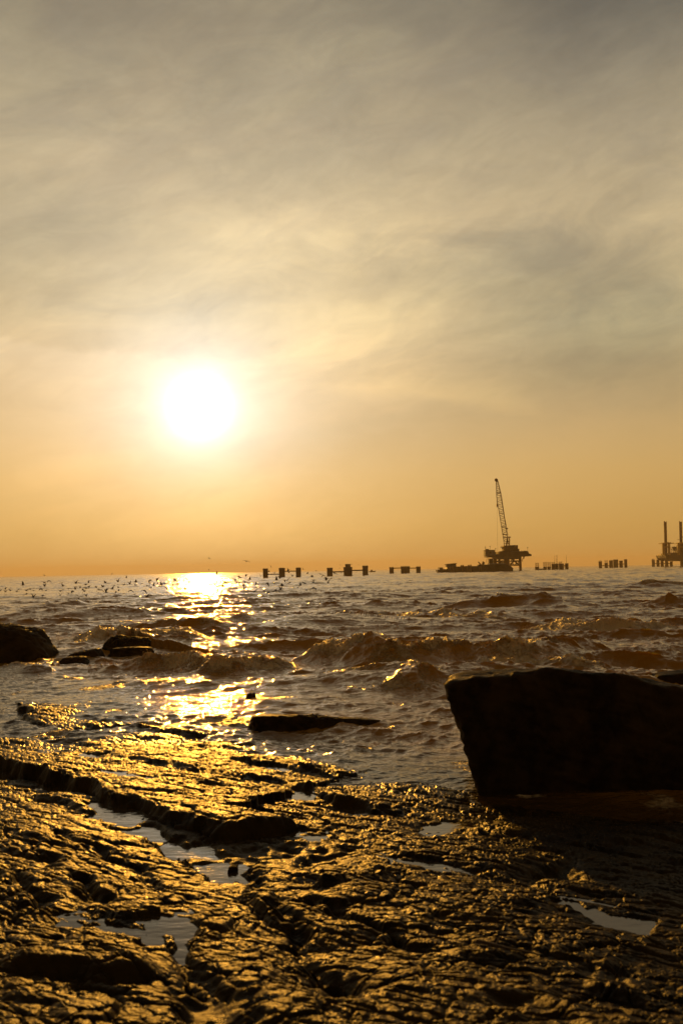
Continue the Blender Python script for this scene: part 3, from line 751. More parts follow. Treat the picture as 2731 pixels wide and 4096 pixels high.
def q5(x, y): return 2100 + x * .40242, 2050 + y * .40242
def c5(x0, x1, yt, yb, row=0): a = q5(x0, yt); b = q5(x1, yb); return (a[0], b[0], a[1], b[1], row)
def b5(x0, y0, x1, y1, th, row=0): a = q5(x0, y0); b = q5(x1, y1); return (a[0], a[1], b[0], b[1], th * .4, row)
pile_group('three equal concrete piles joined by two thin beams, the trio nearest the sun glitter', 385,
           [c3(100, 142, 243, 318), c3(225, 275, 239, 315, -4), c3(358, 400, 237, 310)], [b3(138, 289, 230, 287, 8), b3(270, 265, 362, 263, 7)])
pile_group('three concrete piles with a broad taller stepped middle pile carrying a cap', 395,
           [c3(601, 648, 238, 312), c3(731, 801, 231, 305, 2), c3(744, 788, 208, 240, 2), c3(879, 925, 222, 308)], [b3(644, 270, 735, 268, 9), b3(797, 258, 884, 257, 9)])
pile_group('three smaller piles with a wide low middle one, just left of the barge', 530,
           [c3(1090, 1126, 234, 287), c3(1179, 1252, 227, 282, 2), c3(1299, 1336, 228, 272, 4)], [b3(1122, 240, 1184, 240, 6), b3(1248, 240, 1303, 240, 6)])
pile_group('cluster of short piles with bare rebar cages and tall thin rods beyond the crane platform', 690,
           [c5(95, 135, 540, 572), c5(176, 212, 540, 574), c5(216, 252, 538, 572, 6), c5(257, 300, 512, 577, -6), c5(292, 328, 508, 560, 10), c5(330, 380, 508, 562, 4), c5(392, 427, 505, 560, 8)],
           [b5(130, 564, 180, 566, 12), b5(376, 527, 396, 527, 8), b5(376, 540, 396, 540, 6)],
           cages=[c5(98, 134, 499, 542), c5(177, 210, 491, 542), c5(217, 250, 491, 540, 6), c5(258, 294, 492, 514, -6), c5(330, 364, 488, 510, 4)],
           rods=[(*q5(290, 425), q5(0, 510)[1], 10), (*q5(307, 424), q5(0, 510)[1], 10), (*q5(316, 424), q5(0, 510)[1], 10), (*q5(407, 418), q5(0, 507)[1], 8)])
pile_group('row of six closely set tall piles standing alone in open water', 930,
           [c5(725, 760, 488, 554), c5(784, 818, 503, 552, 6), c5(830, 868, 478, 550, 0), c5(870, 920, 470, 549, 4), c5(930, 966, 478, 549, 8), c5(979, 1010, 465, 543, 14)],
           [b5(756, 529, 788, 529, 7), b5(814, 529, 834, 529, 7), b5(916, 512, 934, 512, 7), b5(962, 512, 983, 512, 7)],
           cages=[c5(727, 757, 478, 491), c5(786, 817, 474, 506, 6), c5(834, 866, 472, 481), c5(873, 916, 465, 473, 4)])
def qj(x, y): return 2600 + x * .09776, 2060 + y * .09779
def cj(x0, x1, yt, yb, row=0): a = qj(x0, yt); b = qj(x1, yb); return (a[0], b[0], a[1], b[1], row)
pile_group('piles running under the jack-up barge at the right edge of the picture', 1080,
           [cj(45, 170, 1840, 2110), cj(235, 358, 1830, 2110), cj(405, 530, 1820, 2108), cj(605, 722, 1895, 2100), cj(785, 902, 1895, 2095), cj(1255, 1370, 1895, 2080)],
           [(*qj(165, 1990), *qj(240, 1990), 3, 0), (*qj(352, 1990), *qj(410, 1990), 3, 0), (*qj(525, 1985), *qj(610, 1985), 3, 0), (*qj(718, 1985), *qj(790, 1985), 3, 0)],
           cages=[cj(50, 150, 1790, 1842), cj(245, 350, 1822, 1834)])

# ------------------------------------------------------------------ work barge
def q4(x, y): return 1700 + x * .38265, 1880 + y * .38265
def build_barge():
    D = 545
    def w(x, y, dd=0): return W(*q4(x, y), D + dd)
    o = w(380, 1068); o[2] = 0
    t = thing('work_barge', o, 'long low dark work barge with a sloping roofed hut moored beside the crane platform', 'barge')
    m = MB(o); pts = [w(118, 1045), w(212, 1035), w(240, 1012), w(560, 1003), w(620, 990), w(700, 985), w(820, 985), w(880, 1005), w(902, 1028), w(900, 1060)]
    pts = [(p[0], p[2]) for p in pts] + [(w(880, 1075)[0], -1.0), (w(140, 1085)[0], -1.0)]
    m.prism(pts, D - 5, D + 7); m.build('hull', M_DARK, t)
    m = MB(o); pts = [w(215, 1015), w(215, 988), w(316, 978), w(318, 1012)]; m.prism([(p[0], p[2]) for p in pts], D - 3, D + 4); hut = m.build('hut', M_BLUE, t)
    m = MB(o); pts = [w(208, 989), w(208, 984), w(322, 973), w(322, 978)]; m.prism([(p[0], p[2]) for p in pts], D - 4, D + 5); m.build('roof', M_DARK, hut)
    m = MB(o)
    for x in (136, 150, 170, 180): m.bar(w(x, 1042), w(x, 1018), .09, 5)
    m.bar(w(136, 1019), w(180, 1019), .08, 5); m.bar(w(136, 1029), w(180, 1029), .06, 5); m.build('railing', M_DARK, t)
    m = MB(o); m.box(w(152, 1042, -2), w(178, 1022, 2)); m.build('winch', M_DARK, t)
    m = MB(o)
    for a, b in (((590, 1000), (552, 960)), ((596, 1000), (603, 955)), ((602, 1000), (618, 965)), ((600, 1000), (610, 958)), ((575, 1000), (556, 990))): m.bar(w(*a), w(*b), .45, 6, .25)
    m.build('timber', M_STEEL, t)
    m = MB(o); m.box(w(552, 1010, -2), w(566, 990, 2)); m.box(w(566, 1005, -2), w(660, 992, 2)); m.build('deck_gear', M_DARK, t)
    m = MB(o); m.box(w(671, 990, -2), w(697, 926, 2)); m.box(w(697, 930, -1), w(706, 924, 1)); m.build('post', M_DARK, t)
    m = MB(o); m.bar(w(627, 990), w(645, 918), .10, 4); m.bar(w(650, 985), w(655, 918), .10, 4); m.bar(w(660, 985), w(664, 918), .10, 4); m.build('hoist_line', M_DARK, t)
    m = MB(o); m.box(w(672, 1000, -4), w(812, 974, 4)); m.build('deck_house', M_BLUE, t)
    m = MB(o)
    for i, (a, b) in enumerate((((735, 972), (770, 940)), ((770, 972), (735, 945)), ((790, 975), (812, 940)), ((805, 1010), (805, 960)), ((818, 1015), (818, 955)), ((795, 965), (822, 965)), ((795, 985), (822, 985)))):
        m.bar(w(*a), w(*b), .22, 5)
    m.build('deck_frame', M_STEEL, t)
build_barge()
def c4(x0, x1, yt, yb, row=0): a = q4(x0, yt); b = q4(x1, yb); return (a[0], b[0], a[1], b[1], row)
pile_group('short dark piles with rebar tops standing in front of the work barge', 528,
           [c4(256, 300, 1008, 1082), c4(366, 404, 1012, 1076, 3), c4(404, 440, 1004, 1074, 3), c4(440, 484, 1004, 1078), c4(553, 590, 1000, 1072, 3)], [],
           cages=[c4(368, 402, 993, 1014, 3), c4(442, 484, 991, 1006)])

# ------------------------------------------------------------------ crane platform and crane
def qc(x, y): return 1900 + x * .19133, 1900 + y * .19129
PD = 660
def wc(x, y, dd=0): return W(*qc(x, y), PD + dd)
def build_platform():
    o = wc(660, 2000); o[2] = 0
    t = thing('jack_up_platform', o, 'raised steel work platform on thick legs carrying the lattice boom crane', 'platform')
    m = MB(o)
    def pr(pts, a, b): m.prism([(wc(*p)[0], wc(*p)[2]) for p in pts], PD + a, PD + b)
    pr([(450, 1606), (1055, 1606), (1055, 1640), (1120, 1665), (1120, 1700), (970, 1708), (912, 1712), (912, 1760), (720, 1760), (595, 1765), (450, 1765), (372, 1722), (222, 1722), (222, 1690), (372, 1690), (420, 1660), (450, 1660)], -9, 9)
    m.build('deck', M_DARK, t)
    for (x0, x1, yt, yb, d) in ((595, 720, 1755, 2030, -6), (914, 970, 1700, 2010, -6), (376, 452, 1755, 1960, -6), (600, 690, 1755, 2010, 6), (905, 950, 1700, 1995, 6)):
        m = MB(o); a = wc(x0, yt, d); b = wc(x1, yb, d); r = (b[0] - a[0]) / 2; m.bar(((a[0] + b[0]) / 2, PD + d, a[2]), ((a[0] + b[0]) / 2, PD + d, -2), r, 14); m.build('leg', M_STEEL, t)
    for pts in ([(720, 1760), (760, 1760), (735, 1775), (722, 1800)], [(912, 1760), (872, 1760), (898, 1772), (912, 1800)], [(450, 1765), (490, 1765), (455, 1805)], [(595, 1765), (560, 1765), (594, 1800)], [(970, 1705), (990, 1700), (972, 1760)]):
        m = MB(o); m.prism([(wc(*p)[0], wc(*p)[2]) for p in pts], PD - 7.5, PD - 4.5); m.build('bracket', M_DARK, t)
    m = MB(o); mb2 = MB(o)
    for a, b, r in (((720, 1803), (914, 1797), .42), ((720, 1885), (914, 1885), .42), ((722, 1868), (815, 1800), .40), ((815, 1800), (914, 1880), .40), ((790, 1760), (790, 1797), .35), ((808, 1760), (808, 1797), .35), ((760, 1884), (775, 1830), .22), ((800, 1884), (775, 1830), .22),
                    ((830, 1884), (868, 1800), .22), ((870, 1884), (845, 1830), .22), ((890, 1884), (900, 1800), .22), ((735, 1830), (760, 1884), .22), ((800, 1884), (830, 1884), .5),
                    ((452, 1880), (560, 1790), .42), ((452, 1800), (595, 1885), .42), ((452, 1800), (595, 1800), .4), ((515, 1765), (515, 1800), .3), ((970, 1760), (990, 1758), .3), ((970, 1797), (990, 1795), .3),
                    ((347, 1880), (378, 1800), .35), ((347, 1768), (378, 1800), .3), ((545, 1885), (545, 1930), .4), ((585, 1885), (585, 1930), .4)):
        (m if a[0] > 700 else mb2).bar(wc(*a), wc(*b), r, 6)
    m.build('bracing', M_STEEL, t)
    m = mb2; m.build('bracing', M_STEEL, t)
    m = MB(o)
    for x in (1062, 1078, 1098, 1114): m.bar(wc(x, 1665), wc(x, 1607), .10, 5)
    for y in (1608, 1630): m.bar(wc(1060, y), wc(1116, y), .09, 5)
    m.build('railing', M_STEEL, t); m = MB(o)
    for x in (375, 395, 412): m.bar(wc(x, 1690), wc(x, 1612), .10, 5)
    for y in (1614, 1640): m.bar(wc(372, y), wc(440, y), .09, 5)
    m.build('railing', M_STEEL, t); m = MB(o)
    for x in (930, 950, 968, 990): m.bar(wc(x, 1606), wc(x, 1590 if x != 968 else 1575), .12, 5)
    m.bar(wc(930, 1607), wc(1005, 1607), .1, 5)
    m.build('railing', M_STEEL, t)
    for (x, yt, yb) in ((305, 1492, 1575), (422, 1535, 1680), (1090, 1512, 1625)):
        m = MB(o); m.bar(wc(x + 2, yb), wc(x, yt), .11, 6, .08); p = m.build('lamp_mast', M_DARK, t)
        m = MB(o); a = wc(x - 9, yt - 3, -.4); b = wc(x + 9, yt + 6, .4); m.box(a, b); m.build('floodlight', M_DARK, p)
    m = MB(o); m.box(wc(1005, 1606, -3), wc(1058, 1590, 3)); m.box(wc(1010, 1592, -2), wc(1030, 1586, 2)); m.build('deck_box', M_DARK, t)
    m = MB(o); m.box(wc(740, 1606, -6), wc(870, 1598, 6)); m.box(wc(870, 1606, -5), wc(935, 1600, 5)); m.build('deck_plate', M_BLUE, t)
    # site cabin, lifted on as one piece
    c = wc(290, 1690); t2 = thing('site_cabin', c, 'dark box cabin perched on the left end of the crane platform', 'cabin')
    m = MB(c); m.box(wc(207, 1690, -4), wc(370, 1576, 4)); m.box(wc(370, 1665, -3), wc(392, 1620, 3)); m.build('body', M_BLUE, t2)
    m = MB(c); m.box(wc(203, 1578, -4.4), wc(374, 1571, 4.4)); m.build('roof', M_DARK, t2)
    m = MB(c); m.box(wc(216, 1570, -1.5), wc(272, 1551, 1.5)); m.build('roof_unit', M_DARK, t2)
    m = MB(c); m.bar(wc(215, 1571), wc(210, 1500), .22, 7, .2); m.bar(wc(210, 1501), wc(203, 1497), .2, 7); m.build('exhaust_pipe', M_DARK, t2)
    m = MB(c); m.box(wc(300, 1640, -4.03), wc(330, 1600, -3.9)); m.build('window', M_GLASS, t2)
build_platform()
def build_crane():
    o = wc(700, 1606)
    t = thing('lattice_boom_crane', o, 'tall lattice boom crane with steep boom and hanging hook block on the sea platform', 'crane')
    m = MB(o); m.box(wc(595, 1586, -4.5), wc(840, 1478, 4.5)); m.box(wc(740, 1478, -4.2), wc(838, 1472, 4.2)); m.build('machinery_house', M_DARK, t)
    m = MB(o); m.prism([(wc(*p)[0], wc(*p)[2]) for p in ((552, 1588), (552, 1500), (570, 1481), (594, 1480), (594, 1588))], PD - 5, PD - 2); cb = m.build('cab', M_YEL, t)
    m = MB(o); m.box(wc(556, 1550, -5.05), wc(574, 1505, -4.9)); m.build('window', M_GLASS, cb)
    m = MB(o); m.bar(wc(556, 1500), wc(532, 1500), .1, 5); m.box(wc(530, 1530, -.3), wc(537, 1499, .3)); m.build('mirror', M_DARK, cb)
    m = MB(o); m.box(wc(610, 1606, -4), wc(720, 1587, 4)); m.box(wc(750, 1606, -4), wc(868, 1587, 4)); m.box(wc(535, 1600, -4), wc(610, 1594, 4)); m.build('crawler_base', M_DARK, t)
    m = MB(o); m.box(wc(838, 1604, -4), wc(872, 1548, 4)); m.build('counterweight', M_DARK, t)
    # lattice boom: four chords between section stations, with lacing on every face
    st = [(1478, 606, 650, .8), (1380, 594, 668, 1.1), (1250, 573, 664, 1.25), (440, 442, 546, 1.25), (390, 441, 536, 1.2), (130, 434, 472, .6), (80, 430, 452, .45)]
    def chord(y):
        st_y = [s[0] for s in st][::-1]
        return (np.interp(y, st_y, [s[1] for s in st][::-1]), np.interp(y, st_y, [s[2] for s in st][::-1]), np.interp(y, st_y, [s[3] for s in st][::-1]))
    m = MB(o)
    for a, b in zip(st[:-1], st[1:]):
        for side in (1, 2):
            for sg in (-1, 1): m.bar(wc(a[side], a[0], sg * a[3]), wc(b[side], b[0], sg * b[3]), .21, 6)
    ys = list(np.arange(1440, 110, -37)); 
    for i, y in enumerate(ys):
        l, r, d = chord(y); l2, r2, d2 = chord(y - 37)
        for sg in (-1, 1):
            m.bar(wc(l, y, sg * d), wc(r, y - 22, sg * d), .13, 5)
            if i % 2 == 0: m.bar(wc(l, y, sg * d), wc(r2, y - 37, sg * d2), .10, 4)
            else: m.bar(wc(r, y, sg * d), wc(l2, y - 37, sg * d2), .10, 4)
        for xx, x2 in ((l, l2), (r, r2)):
            m.bar(wc(xx, y, -d if i % 2 else d), wc(x2, y - 37, d2 if i % 2 else -d2), .10, 4)
    for y in (1308, 1240, 1085, 800, 375):
        l, r, d = chord(y)
        for sg in (-1, 1): m.bar(wc(l, y + 4, sg * d), wc(r, y - 4, sg * d), .26, 5)
        m.bar(wc(l, y, -d), wc(l, y, d), .2, 5); m.bar(wc(r, y, -d), wc(r, y, d), .2, 5)
    l, r, d = chord(1240)
    m.box(wc(l, 1250, -1.2), wc(r, 1240, 1.2))
    m.build('boom', M_STEEL, t)
    m = MB(o); m.box(wc(430, 140, -.8), wc(462, 92, .8)); m.bar(wc(436, 105, -1), wc(436, 105, 1), 1.1, 12); m.bar(wc(432, 80), wc(418, 73), .25, 5); m.build('boom_head', M_DARK, t)
    # A-frame behind the boom
    m = MB(o)
    for sg in (-2, 2):
        m.bar(wc(712, 1478, sg), wc(712, 1296, sg), .34, 6); m.bar(wc(640, 1478, sg), wc(672, 1300, sg), .3, 6); m.bar(wc(680, 1478, sg), wc(676, 1310, sg), .26, 6)
        m.bar(wc(660, 1385, sg), wc(712, 1385, sg), .26, 5); m.bar(wc(655, 1430, sg), wc(712, 1430, sg), .26, 5); m.bar(wc(690, 1385, sg), wc(676, 1430, sg), .2, 5)
    m.box(wc(672, 1308, -2.4), wc(716, 1293, 2.4)); m.build('gantry', M_STEEL, t)
    m = MB(o)
    for sg in (-.8, .8):
        m.bar(wc(686, 1295, sg), wc(652, 1125, sg), .06, 4); m.bar(wc(700, 1295, sg), wc(660, 1125, sg), .06, 4)
        m.bar(wc(640, 1112, sg), wc(462, 100, sg), .09, 4); m.bar(wc(662, 1112, sg), wc(600, 830, sg), .09, 4); m.bar(wc(600, 830, sg), wc(464, 102, sg), .08, 4)
    m.build('pendant_line', M_DARK, t)
    m = MB(o); m.box(wc(637, 1133, -1.2), wc(667, 1110, 1.2)); m.build('bridle_block', M_DARK, t)
    m = MB(o); 
    for sg in (-.3, .3): m.bar(wc(440, 120, sg), wc(446, 605, sg), .07, 4); m.bar(wc(452, 140, sg), wc(458, 605, sg), .07, 4)
    m.bar(wc(443, 130), wc(466, 1592), .055, 4); m.build('hoist_line', M_DARK, t)
    m = MB(o); m.prism([(wc(*p)[0], wc(*p)[2]) for p in ((442, 604), (466, 604), (470, 630), (460, 648), (446, 646), (438, 630))], PD - .7, PD + .7); hb = m.build('hook_block', M_DARK, t)
    m = MB(o); m.bar(wc(453, 646), wc(453, 658), .3, 6)
    pp = [wc(453 + 7 * math.cos(a), 664 + 7 * math.sin(a)) for a in np.linspace(-1.4, 3.0, 9)]
    for a, b in zip(pp[:-1], pp[1:]): m.bar(a, b, .26, 6)
    m.build('hook', M_DARK, hb)
build_crane()

# ------------------------------------------------------------------ jack-up barge at the right edge
JD = 1060
def wj(x, y, dd=0): return W(*qj(x, y), JD + dd)
def build_jackup():
    o = wj(1300, 2080); o[2] = 0
    t = thing('jack_up_barge', o, 'jack-up barge lifted clear of the sea with two tall round legs at the right edge', 'jack-up barge')
    m = MB(o); m.prism([(wj(*p)[0], wj(*p)[2]) for p in ((420, 1655), (520, 1648), (530, 1600), (780, 1545), (2300, 1530), (2300, 1900), (620, 1872), (510, 1815), (450, 1765))], JD - 15, JD + 17)
    m.build('hull', M_DARK, t)
    for (xt, xb, d) in ((596, 634, -10), (1222, 1258, -10), (2030, 2060, -10)):
        m = MB(o); a = wj(xt, 285, d); b = wj(xb, 1640, d); b2 = wj(xb + 8, 2090, d); r = 56 * .09776 * JD / FPX
        m.bar((b[0], JD + d, -2), (b[0], JD + d, b[2]), r, 18); m.bar((b[0], JD + d, b[2] - .01), (a[0], JD + d, a[2]), r, 18)
        for k in range(26):                                           # pin holes ring after ring
            zz = b[2] + (a[2] - b[2]) * (k + .5) / 26; m.bar((b[0] + (a[0] - b[0]) * (k + .5) / 26, JD + d, zz - .35), (b[0] + (a[0] - b[0]) * (k + .5) / 26, JD + d, zz + .35), r * 1.035, 18)
        m.box((a[0] - r * .95, JD + d - .6, a[2] - .2), (a[0] - r * .3, JD + d + .6, a[2] + .9)); m.box((a[0] + r * .75, JD + d - .6, a[2] - .2), (a[0] + r * .98, JD + d + .6, a[2] + .7))
        m.build('leg', M_STEEL, t)
        m = MB(o); x0 = xb - 634
        for (px0, px1) in ((500, 545), (735, 778)):
            for dd in (-16, -4): m.box(wj(px0 + x0, 1640, dd - .9), wj(px1 + x0, 1150, dd + .9))
        m.box(wj(492 + x0, 1175, -17), wj(780 + x0, 1150, -3.2)); m.box(wj(545 + x0, 1335, -16.5), wj(735 + x0, 1285, -15.2)); m.box(wj(560 + x0, 1150, -15), wj(710 + x0, 1128, -5))
        m.build('jacking_frame', M_YEL, t)
    m = MB(o); m.prism([(wj(*p)[0], wj(*p)[2]) for p in ((1135, 1545), (1135, 1400), (1100, 1375), (1140, 1345), (1180, 1270), (1330, 1140), (1500, 1140), (1500, 1250), (1800, 1250), (1800, 1545))], JD - 2, JD + 12); m.build('deckhouse', M_DARK, t)
    m = MB(o); m.box(wj(1125, 1000, -12), wj(1200, 990, -8)); m.build('work_platform', M_STEEL, t)
    m = MB(o); m.box(wj(1300, 890, -12), wj(1360, 880, -8)); m.bar(wj(1310, 930, -10), wj(1345, 882, -10), .2, 5); m.build('work_platform', M_STEEL, t)
    m = MB(o); m.bar(wj(705, 1140, -10), wj(735, 1095, -10), .2, 5); m.build('antenna', M_STEEL, t)
    m = MB(o)
    for x in (445, 470, 495): m.bar(wj(x, 1655, -12), wj(x, 1605, -12), .25, 5)
    m.bar(wj(440, 1608, -12), wj(505, 1600, -12), .2, 5); m.build('railing', M_STEEL, t); m = MB(o)
    for x in (800, 840, 1090): m.bar(wj(x, 1390), wj(x, 1310), .12, 5)
    for y in (1312, 1350): m.bar(wj(798, y), wj(1135, y), .1, 5)
    m.build('railing', M_STEEL, t)
    c = wj(970, 1545); t2 = thing('hopper', c, 'funnel shaped batching hopper on stilts on the jack-up barge deck', 'hopper')
    m = MB(c)
    rings = [(wj(970, 1302), 98), (wj(970, 1345), 90), (wj(970, 1440), 22), (wj(970, 1475), 18)]
    for (a, ra), (b, rb) in zip(rings[:-1], rings[1:]): m.bar(b, a, rb * .0978 * JD / FPX, 12, ra * .0978 * JD / FPX)
    m.bar(wj(970, 1302), wj(970, 1285), .5, 8); m.build('funnel', M_DARK, t2)
    m = MB(c); m.box(wj(805, 1402, -3), wj(1100, 1385, 3))
    for x in (860, 925, 1015, 1080): m.bar(wj(x, 1545), wj(x, 1390), .28, 6)
    m.bar(wj(860, 1400), wj(925, 1480), .2, 5); m.bar(wj(1080, 1400), wj(1015, 1480), .2, 5); m.bar(wj(930, 1530), wj(1010, 1490), .2, 5); m.build('stilts', M_STEEL, t2)
build_jackup()
def build_boat():
    o = W(1489, 2284.5, 900); o[2] = .3; s = 900 / FPX
    t = thing('fishing_boat', o, 'tiny far fishing boat on the horizon between two pile trios', 'boat')
    m = MB(o); m.prism([(o[0] - 3.0, .2), (o[0] + 2.4, .2), (o[0] + 3.2, 1.3), (o[0] - 3.2, 1.0)], 899, 901); m.build('hull', M_DARK, t)
    m = MB(o); m.box((o[0] - 1.6, 899.3, .9), (o[0] + .1, 900.7, 2.3)); m.build('cabin', M_DARK, t)
build_boat()

# ------------------------------------------------------------------ gulls
def gull_mesh(name, inner, outer, sweep, perched=False):
    """one skin: lofted body with head, bill and tail; two jointed wings. Flies towards +x; angles in degrees"""
    bm = bmesh.new(); n = 8
    prof = [(-.24, .012, .045, .0), (-.15, .022, .03, .0), (-.08, .042, .04, 0), (.0, .058, .055, -.004), (.09, .052, .05, 0), (.145, .03, .03, .012), (.175, .030, .032, .02), (.205, .022, .024, .018), (.225, .008, .009, .012), (.26, .003, .003, .006)]
    if perched: prof = [(x * .75, a, b, zz + max(0, x - .06) * .75 - max(0, -x) * .05) for x, b, a, zz in [(p[0], p[2], p[1], p[3]) for p in prof]]
    rings = []
    for (x, rz, ry, cz) in prof:
        if not perched: rz *= 1.5; ry *= 1.5
        rings.append([bm.verts.new((x, ry * math.cos(2 * math.pi * k / n), cz + rz * math.sin(2 * math.pi * k / n))) for k in range(n)])
    for a, b in zip(rings[:-1], rings[1:]):
        for k in range(n): bm.faces.new((a[k], a[(k + 1) % n], b[(k + 1) % n], b[k]))
    bm.faces.new(rings[0][::-1]); bm.faces.new(rings[-1])
    for sd in (-1, 1):
        secs = []
        if perched: stn = [(0, .03, .03, .05, .10), (-.06, .05, .0, .045, .12), (-.16, .035, -.01, .03, .06), (-.24, .012, -.015, .012, .02)]
        y, z, x = .03, .02, .03; pts = [(x, y, z, .22)]
        for L, ang, ch, dx in ((.17, inner, .24, .02), (.10, (inner + outer) / 2, .22, -.01), (.16, outer, .15, -.05 * sweep), (.13, outer - 6, .03, -.07 * sweep)):
            y += L * math.cos(math.radians(ang)); z += L * math.sin(math.radians(ang)); x += dx; pts.append((x, y, z, ch))
        if perched: pts = [(.04, .04, .03, .07), (-.04, .055, .02, .08), (-.14, .04, .0, .05), (-.23, .015, -.01, .02)]
        for (px, py, pz, ch) in pts:
            th = .014 if ch > .1 else .008
            secs.append([bm.verts.new((px + ch * .4, sd * py, pz)), bm.verts.new((px, sd * py, pz + th)), bm.verts.new((px - ch * .6, sd * py, pz)), bm.verts.new((px, sd * py, pz - th * .6))])
        for a, b in zip(secs[:-1], secs[1:]):
            for k in range(4):
                f = (a[k], a[(k + 1) % 4], b[(k + 1) % 4], b[k]); bm.faces.new(f if sd > 0 else f[::-1])
        bm.faces.new(secs[0]); bm.faces.new(secs[-1][::-1])
        if perched:
            lv = [[bm.verts.new((.01 + .006 * math.cos(t), sd * .02 + .006 * math.sin(t), zz)) for t in (0, 1.57, 3.14, 4.71)] for zz in (-.14, -.03)]
            for k in range(4): bm.faces.new((lv[0][k], lv[0][(k + 1) % 4], lv[1][(k + 1) % 4], lv[1][k]))
    bmesh.ops.recalc_face_normals(bm, faces=bm.faces)
    me = bpy.data.meshes.new(name); bm.to_mesh(me); bm.free(); me.materials.append(M_GULL)
    for p in me.polygons: p.use_smooth = True
    return me
POSES = {'up': (gull_mesh('gull_wings_up', 62, 40, 1.2), 'wings lifted high'), 'vee': (gull_mesh('gull_wings_vee', 34, 12, 1.0), 'wings held in a shallow V'),
         'flat': (gull_mesh('gull_wings_flat', 16, -14, .8), 'wings bowed level'), 'down': (gull_mesh('gull_wings_down', -12, -42, .8), 'wings beating downward')}
PERCH = gull_mesh('gull_perched', 0, 0, 1, True)
F1 = [(8,475),(52,462),(52,482),(97,475),(172,463),(155,485),(207,425,'up'),(240,475),(240,505),(270,460),(303,475),(370,460),(403,435),(400,405),(445,388),(415,474),(388,520,'flat'),(300,533),(427,552),
      (543,517,'up'),(543,480),(557,408),(568,435),(615,460),(617,500,'vee'),(652,480),(677,462),(682,410,'up'),(708,543,'vee'),(720,448),(745,462),(775,455),(758,482),(776,525,'up'),(797,403,'up'),(772,422),(800,443),(863,440),
      (885,462,'down'),(908,470,'down'),(925,440),(945,405),(960,462),(952,492,'up'),(1008,460),(1025,428,'flat'),(1060,395,'up'),(1065,475),(1040,492),(1062,448),(1113,425),(1165,415,'up'),(1177,475,'down'),
      (1208,508,'flat'),(1218,398),(1213,426),(1295,475),(1320,432),(1345,382),(1345,402),(1380,430,'up'),(1357,450),(1410,383),(1415,410),(1445,425),(1320,528),(1500,460),(1532,445),(1550,418),(1565,380),(1470,408)]
F2 = [(375,328,'up'),(343,345),(240,337),(285,365),(105,373),(5,380),(247,375),(125,405,'up'),(175,408),(350,383),(380,395),(413,395),(433,405),(450,398),(478,385),(523,373),(553,402),(540,378),(590,360),
      (570,347),(637,335),(672,375),(660,385),(577,405),(630,400),(40,415),(92,462),(160,452),(207,425),(375,440),(383,458),(430,443,'up'),(360,425),(487,487),(50,502),(620,460),(617,433),(715,486),(800,480,'flat'),(835,490),
      (838,423),(828,408),(890,412),(905,472),(945,465,'up'),(908,380),(767,347,'up'),(725,420),(893,318,'vee'),(842,305),(1013,298,'up'),(1022,312),(1052,347),(1005,385),(985,383),(940,365),(960,430),(1022,408),
      (1187,323,'vee'),(1305,328),(1325,340),(1227,350),(1248,380),(1240,405,'up'),(1147,403),(1165,412),(1123,427,'up'),(1237,452,'down'),(1178,470),(1100,450),(1353,380),(1372,407),(1400,365),(1430,320),(1470,372)]
def gull(px, py, D, pose, label, span_px=None, yaw=None, bank=None, group='gulls wheeling and feeding over the sea'):
    o = bpy.data.objects.new('gull', POSES[pose][0]); p = W(px, py, D); o.location = tuple(p)
    s = 1.0 if span_px is None else span_px * D / FPX / 1.05
    o.scale = (s, s, s)
    o.rotation_euler = (math.radians(rng.uniform(-22, 22) if bank is None else bank), math.radians(rng.uniform(-12, 4)), math.radians(rng.uniform(-70, 70) + (180 if rng.random() < .5 else 0) if yaw is None else yaw))
    link(o); return tag(o, label, 'gull', group)
def zone(px):
    if px < 330: return 'over calm water left of the glitter'
    if px < 640: return 'over ripples close left of the glitter'
    if px < 1000: return 'low over the bright glitter'
    return 'in front of the two nearest pile trios'
for lst, ox in ((F1, 0), (F2, 700)):
    for b in lst:
        px, py = ox + b[0] * .4464, 2150 + b[1] * .4464
        pose = b[2] if len(b) > 2 else ['up', 'vee', 'flat', 'down', 'vee'][int(rng.integers(5))]
        hor = 2305 - px * .01815
        D = float(np.clip(H * FPX / max(py + 14 - hor, 20), 85, 330))
        gull(px, py, D, pose, 'small gull, %s, %s' % (POSES[pose][1], zone(px)), span_px=float(np.clip(14 + 1000 / D * 1.2, 17, 28)) * rng.uniform(.85, 1.6))
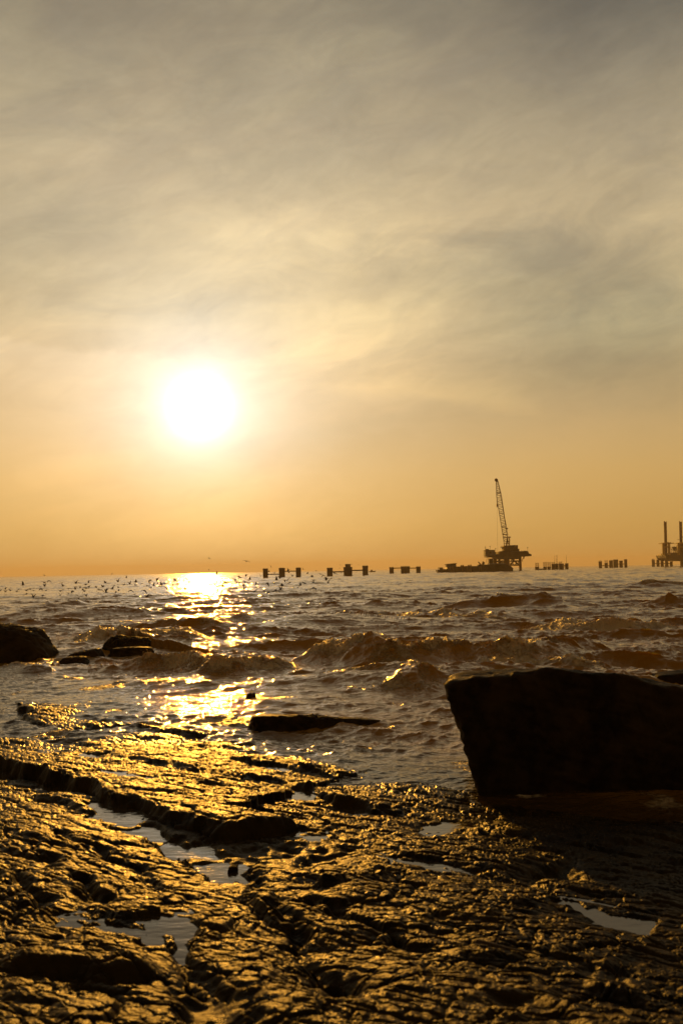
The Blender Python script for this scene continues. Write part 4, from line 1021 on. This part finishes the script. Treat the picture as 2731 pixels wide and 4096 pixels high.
# the ones that stand out
for (px, py, sp, pose, yaw, bank, lab) in (
    (986, 2245, 29, 'flat', 80, 12, 'gull with long bowed wings gliding in the sky left of the nearest pile trio'),
    (838, 2235, 17, 'vee', 60, 25, 'gull banking in the sky above the sun glitter'),
    (1083, 2264, 16, 'down', 120, 50, 'gull tipping on its side just above the nearest pile trio'),
    (836, 2280, 12, 'vee', 20, 5, 'gull flapping level with the horizon over the sun glitter'),
    (179, 2303, 16, 'vee', 70, 35, 'gull crossing the horizon line at far left, one wing raised'),
    (449, 2294, 12, 'down', 60, -40, 'gull diving at the horizon midway between left edge and glitter'),
    (506, 2311, 18, 'up', 20, 20, 'larger gull just under the horizon left of the glitter'),
    (1212, 2277, 16, 'vee', 60, 38, 'gull lifting off from the right pile of the nearest trio'),
    (1264, 2285, 10, 'up', 30, 0, 'gull with raised wings in the gap between the two nearest pile trios'),
    (1361, 2260, 12, 'flat', 85, 0, 'gull gliding beside the capped middle pile'), (1358, 2273, 9, 'vee', 30, 0, 'gull flapping below the gliding one beside the capped middle pile'),
    (1365, 2292, 10, 'vee', 20, 0, 'gull passing over the beam of the capped pile trio'), (1406, 2258, 12, 'vee', 60, 10, 'gull swooping over the top of the capped middle pile'),
    (1434, 2260, 11, 'flat', 80, 0, 'gull gliding over the right beam of the capped pile trio'),
    (475, 2262, 5, 'vee', 30, 0, 'speck of a gull in the sky left of the sun glitter'), (45, 2158, 5, 'flat', 60, 0, 'speck of a gull high at the left edge'), (442, 2163, 7, 'flat', 80, 0, 'speck of a gull high above the sea below the sun'),
    (1108, 2210, 6, 'vee', 60, 0, 'speck of a gull in the sky above the nearest pile trio'), (1271, 2172, 5, 'flat', 60, 20, 'highest speck of a gull between the two nearest pile trios'),
    (1605, 2247, 5, 'flat', 60, 0, 'speck of a gull above the small pile trio'), (1584, 2257, 6, 'vee', 60, 0, 'lower speck of a gull above the small pile trio'), (1739, 2224, 7, 'flat', 80, 0, 'speck of a gull in the sky left of the crane')):
    gull(px, py, 170, pose, lab, sp, yaw, bank)
for (qx, qy, D, lab) in [(x, 236, 385 - (4 if i == 1 else 0), 'gull perched on the middle pile of the nearest trio') for i, x in enumerate((236, 246, 257))] + \
        [(x, 233, 385, 'gull perched on the right pile of the nearest trio') for x in (372, 386)] + [(x, 235, 395, 'gull perched on the left pile of the capped trio') for x in (612, 628, 640)] + \
        [(x, 218, 395, 'gull perched on the right pile of the capped trio') for x in (888, 903, 916)] + [(x, 230, 530, 'gull perched on the left pile of the small trio') for x in (1096, 1110, 1120)] + \
        [(x, 223, 532, 'gull perched on the wide middle pile of the small trio') for x in (1186, 1198, 1210, 1220, 1232, 1245)] + [(x, 225, 534, 'gull perched on the right pile of the small trio') for x in (1312, 1328)]:
    a = q3(qx, qy); o = bpy.data.objects.new('gull', PERCH); p = W(a[0], a[1] + 1.5, D); o.location = tuple(p); s = 1.9 if D > 450 else 1.6; o.scale = (s,) * 3
    o.rotation_euler = (0, 0, math.radians(rng.choice([20, 160, 200, -20]))); link(o); tag(o, lab, 'gull', 'gulls perched on the piles')

# ------------------------------------------------------------------ sea haze
def build_haze():
    m = bpy.data.materials.new('sea_haze'); m.use_nodes = True; nt = m.node_tree; nt.nodes.clear()
    out = nd(nt, 'ShaderNodeOutputMaterial'); v = nd(nt, 'ShaderNodeVolumePrincipled')
    v.inputs['Color'].default_value = (.95, .80, .58, 1); v.inputs['Density'].default_value = .00015; v.inputs['Anisotropy'].default_value = .35
    nt.links.new(v.outputs[0], out.inputs['Volume'])
    b = MB((0, 0, 0)); b.box((-9800, -9800, -4.2), (9800, 9800, 75)); o = b.build('haze', m); o['kind'] = 'stuff'
    o['label'] = 'thin warm sea haze that pales the far piles and cranes'
build_haze()
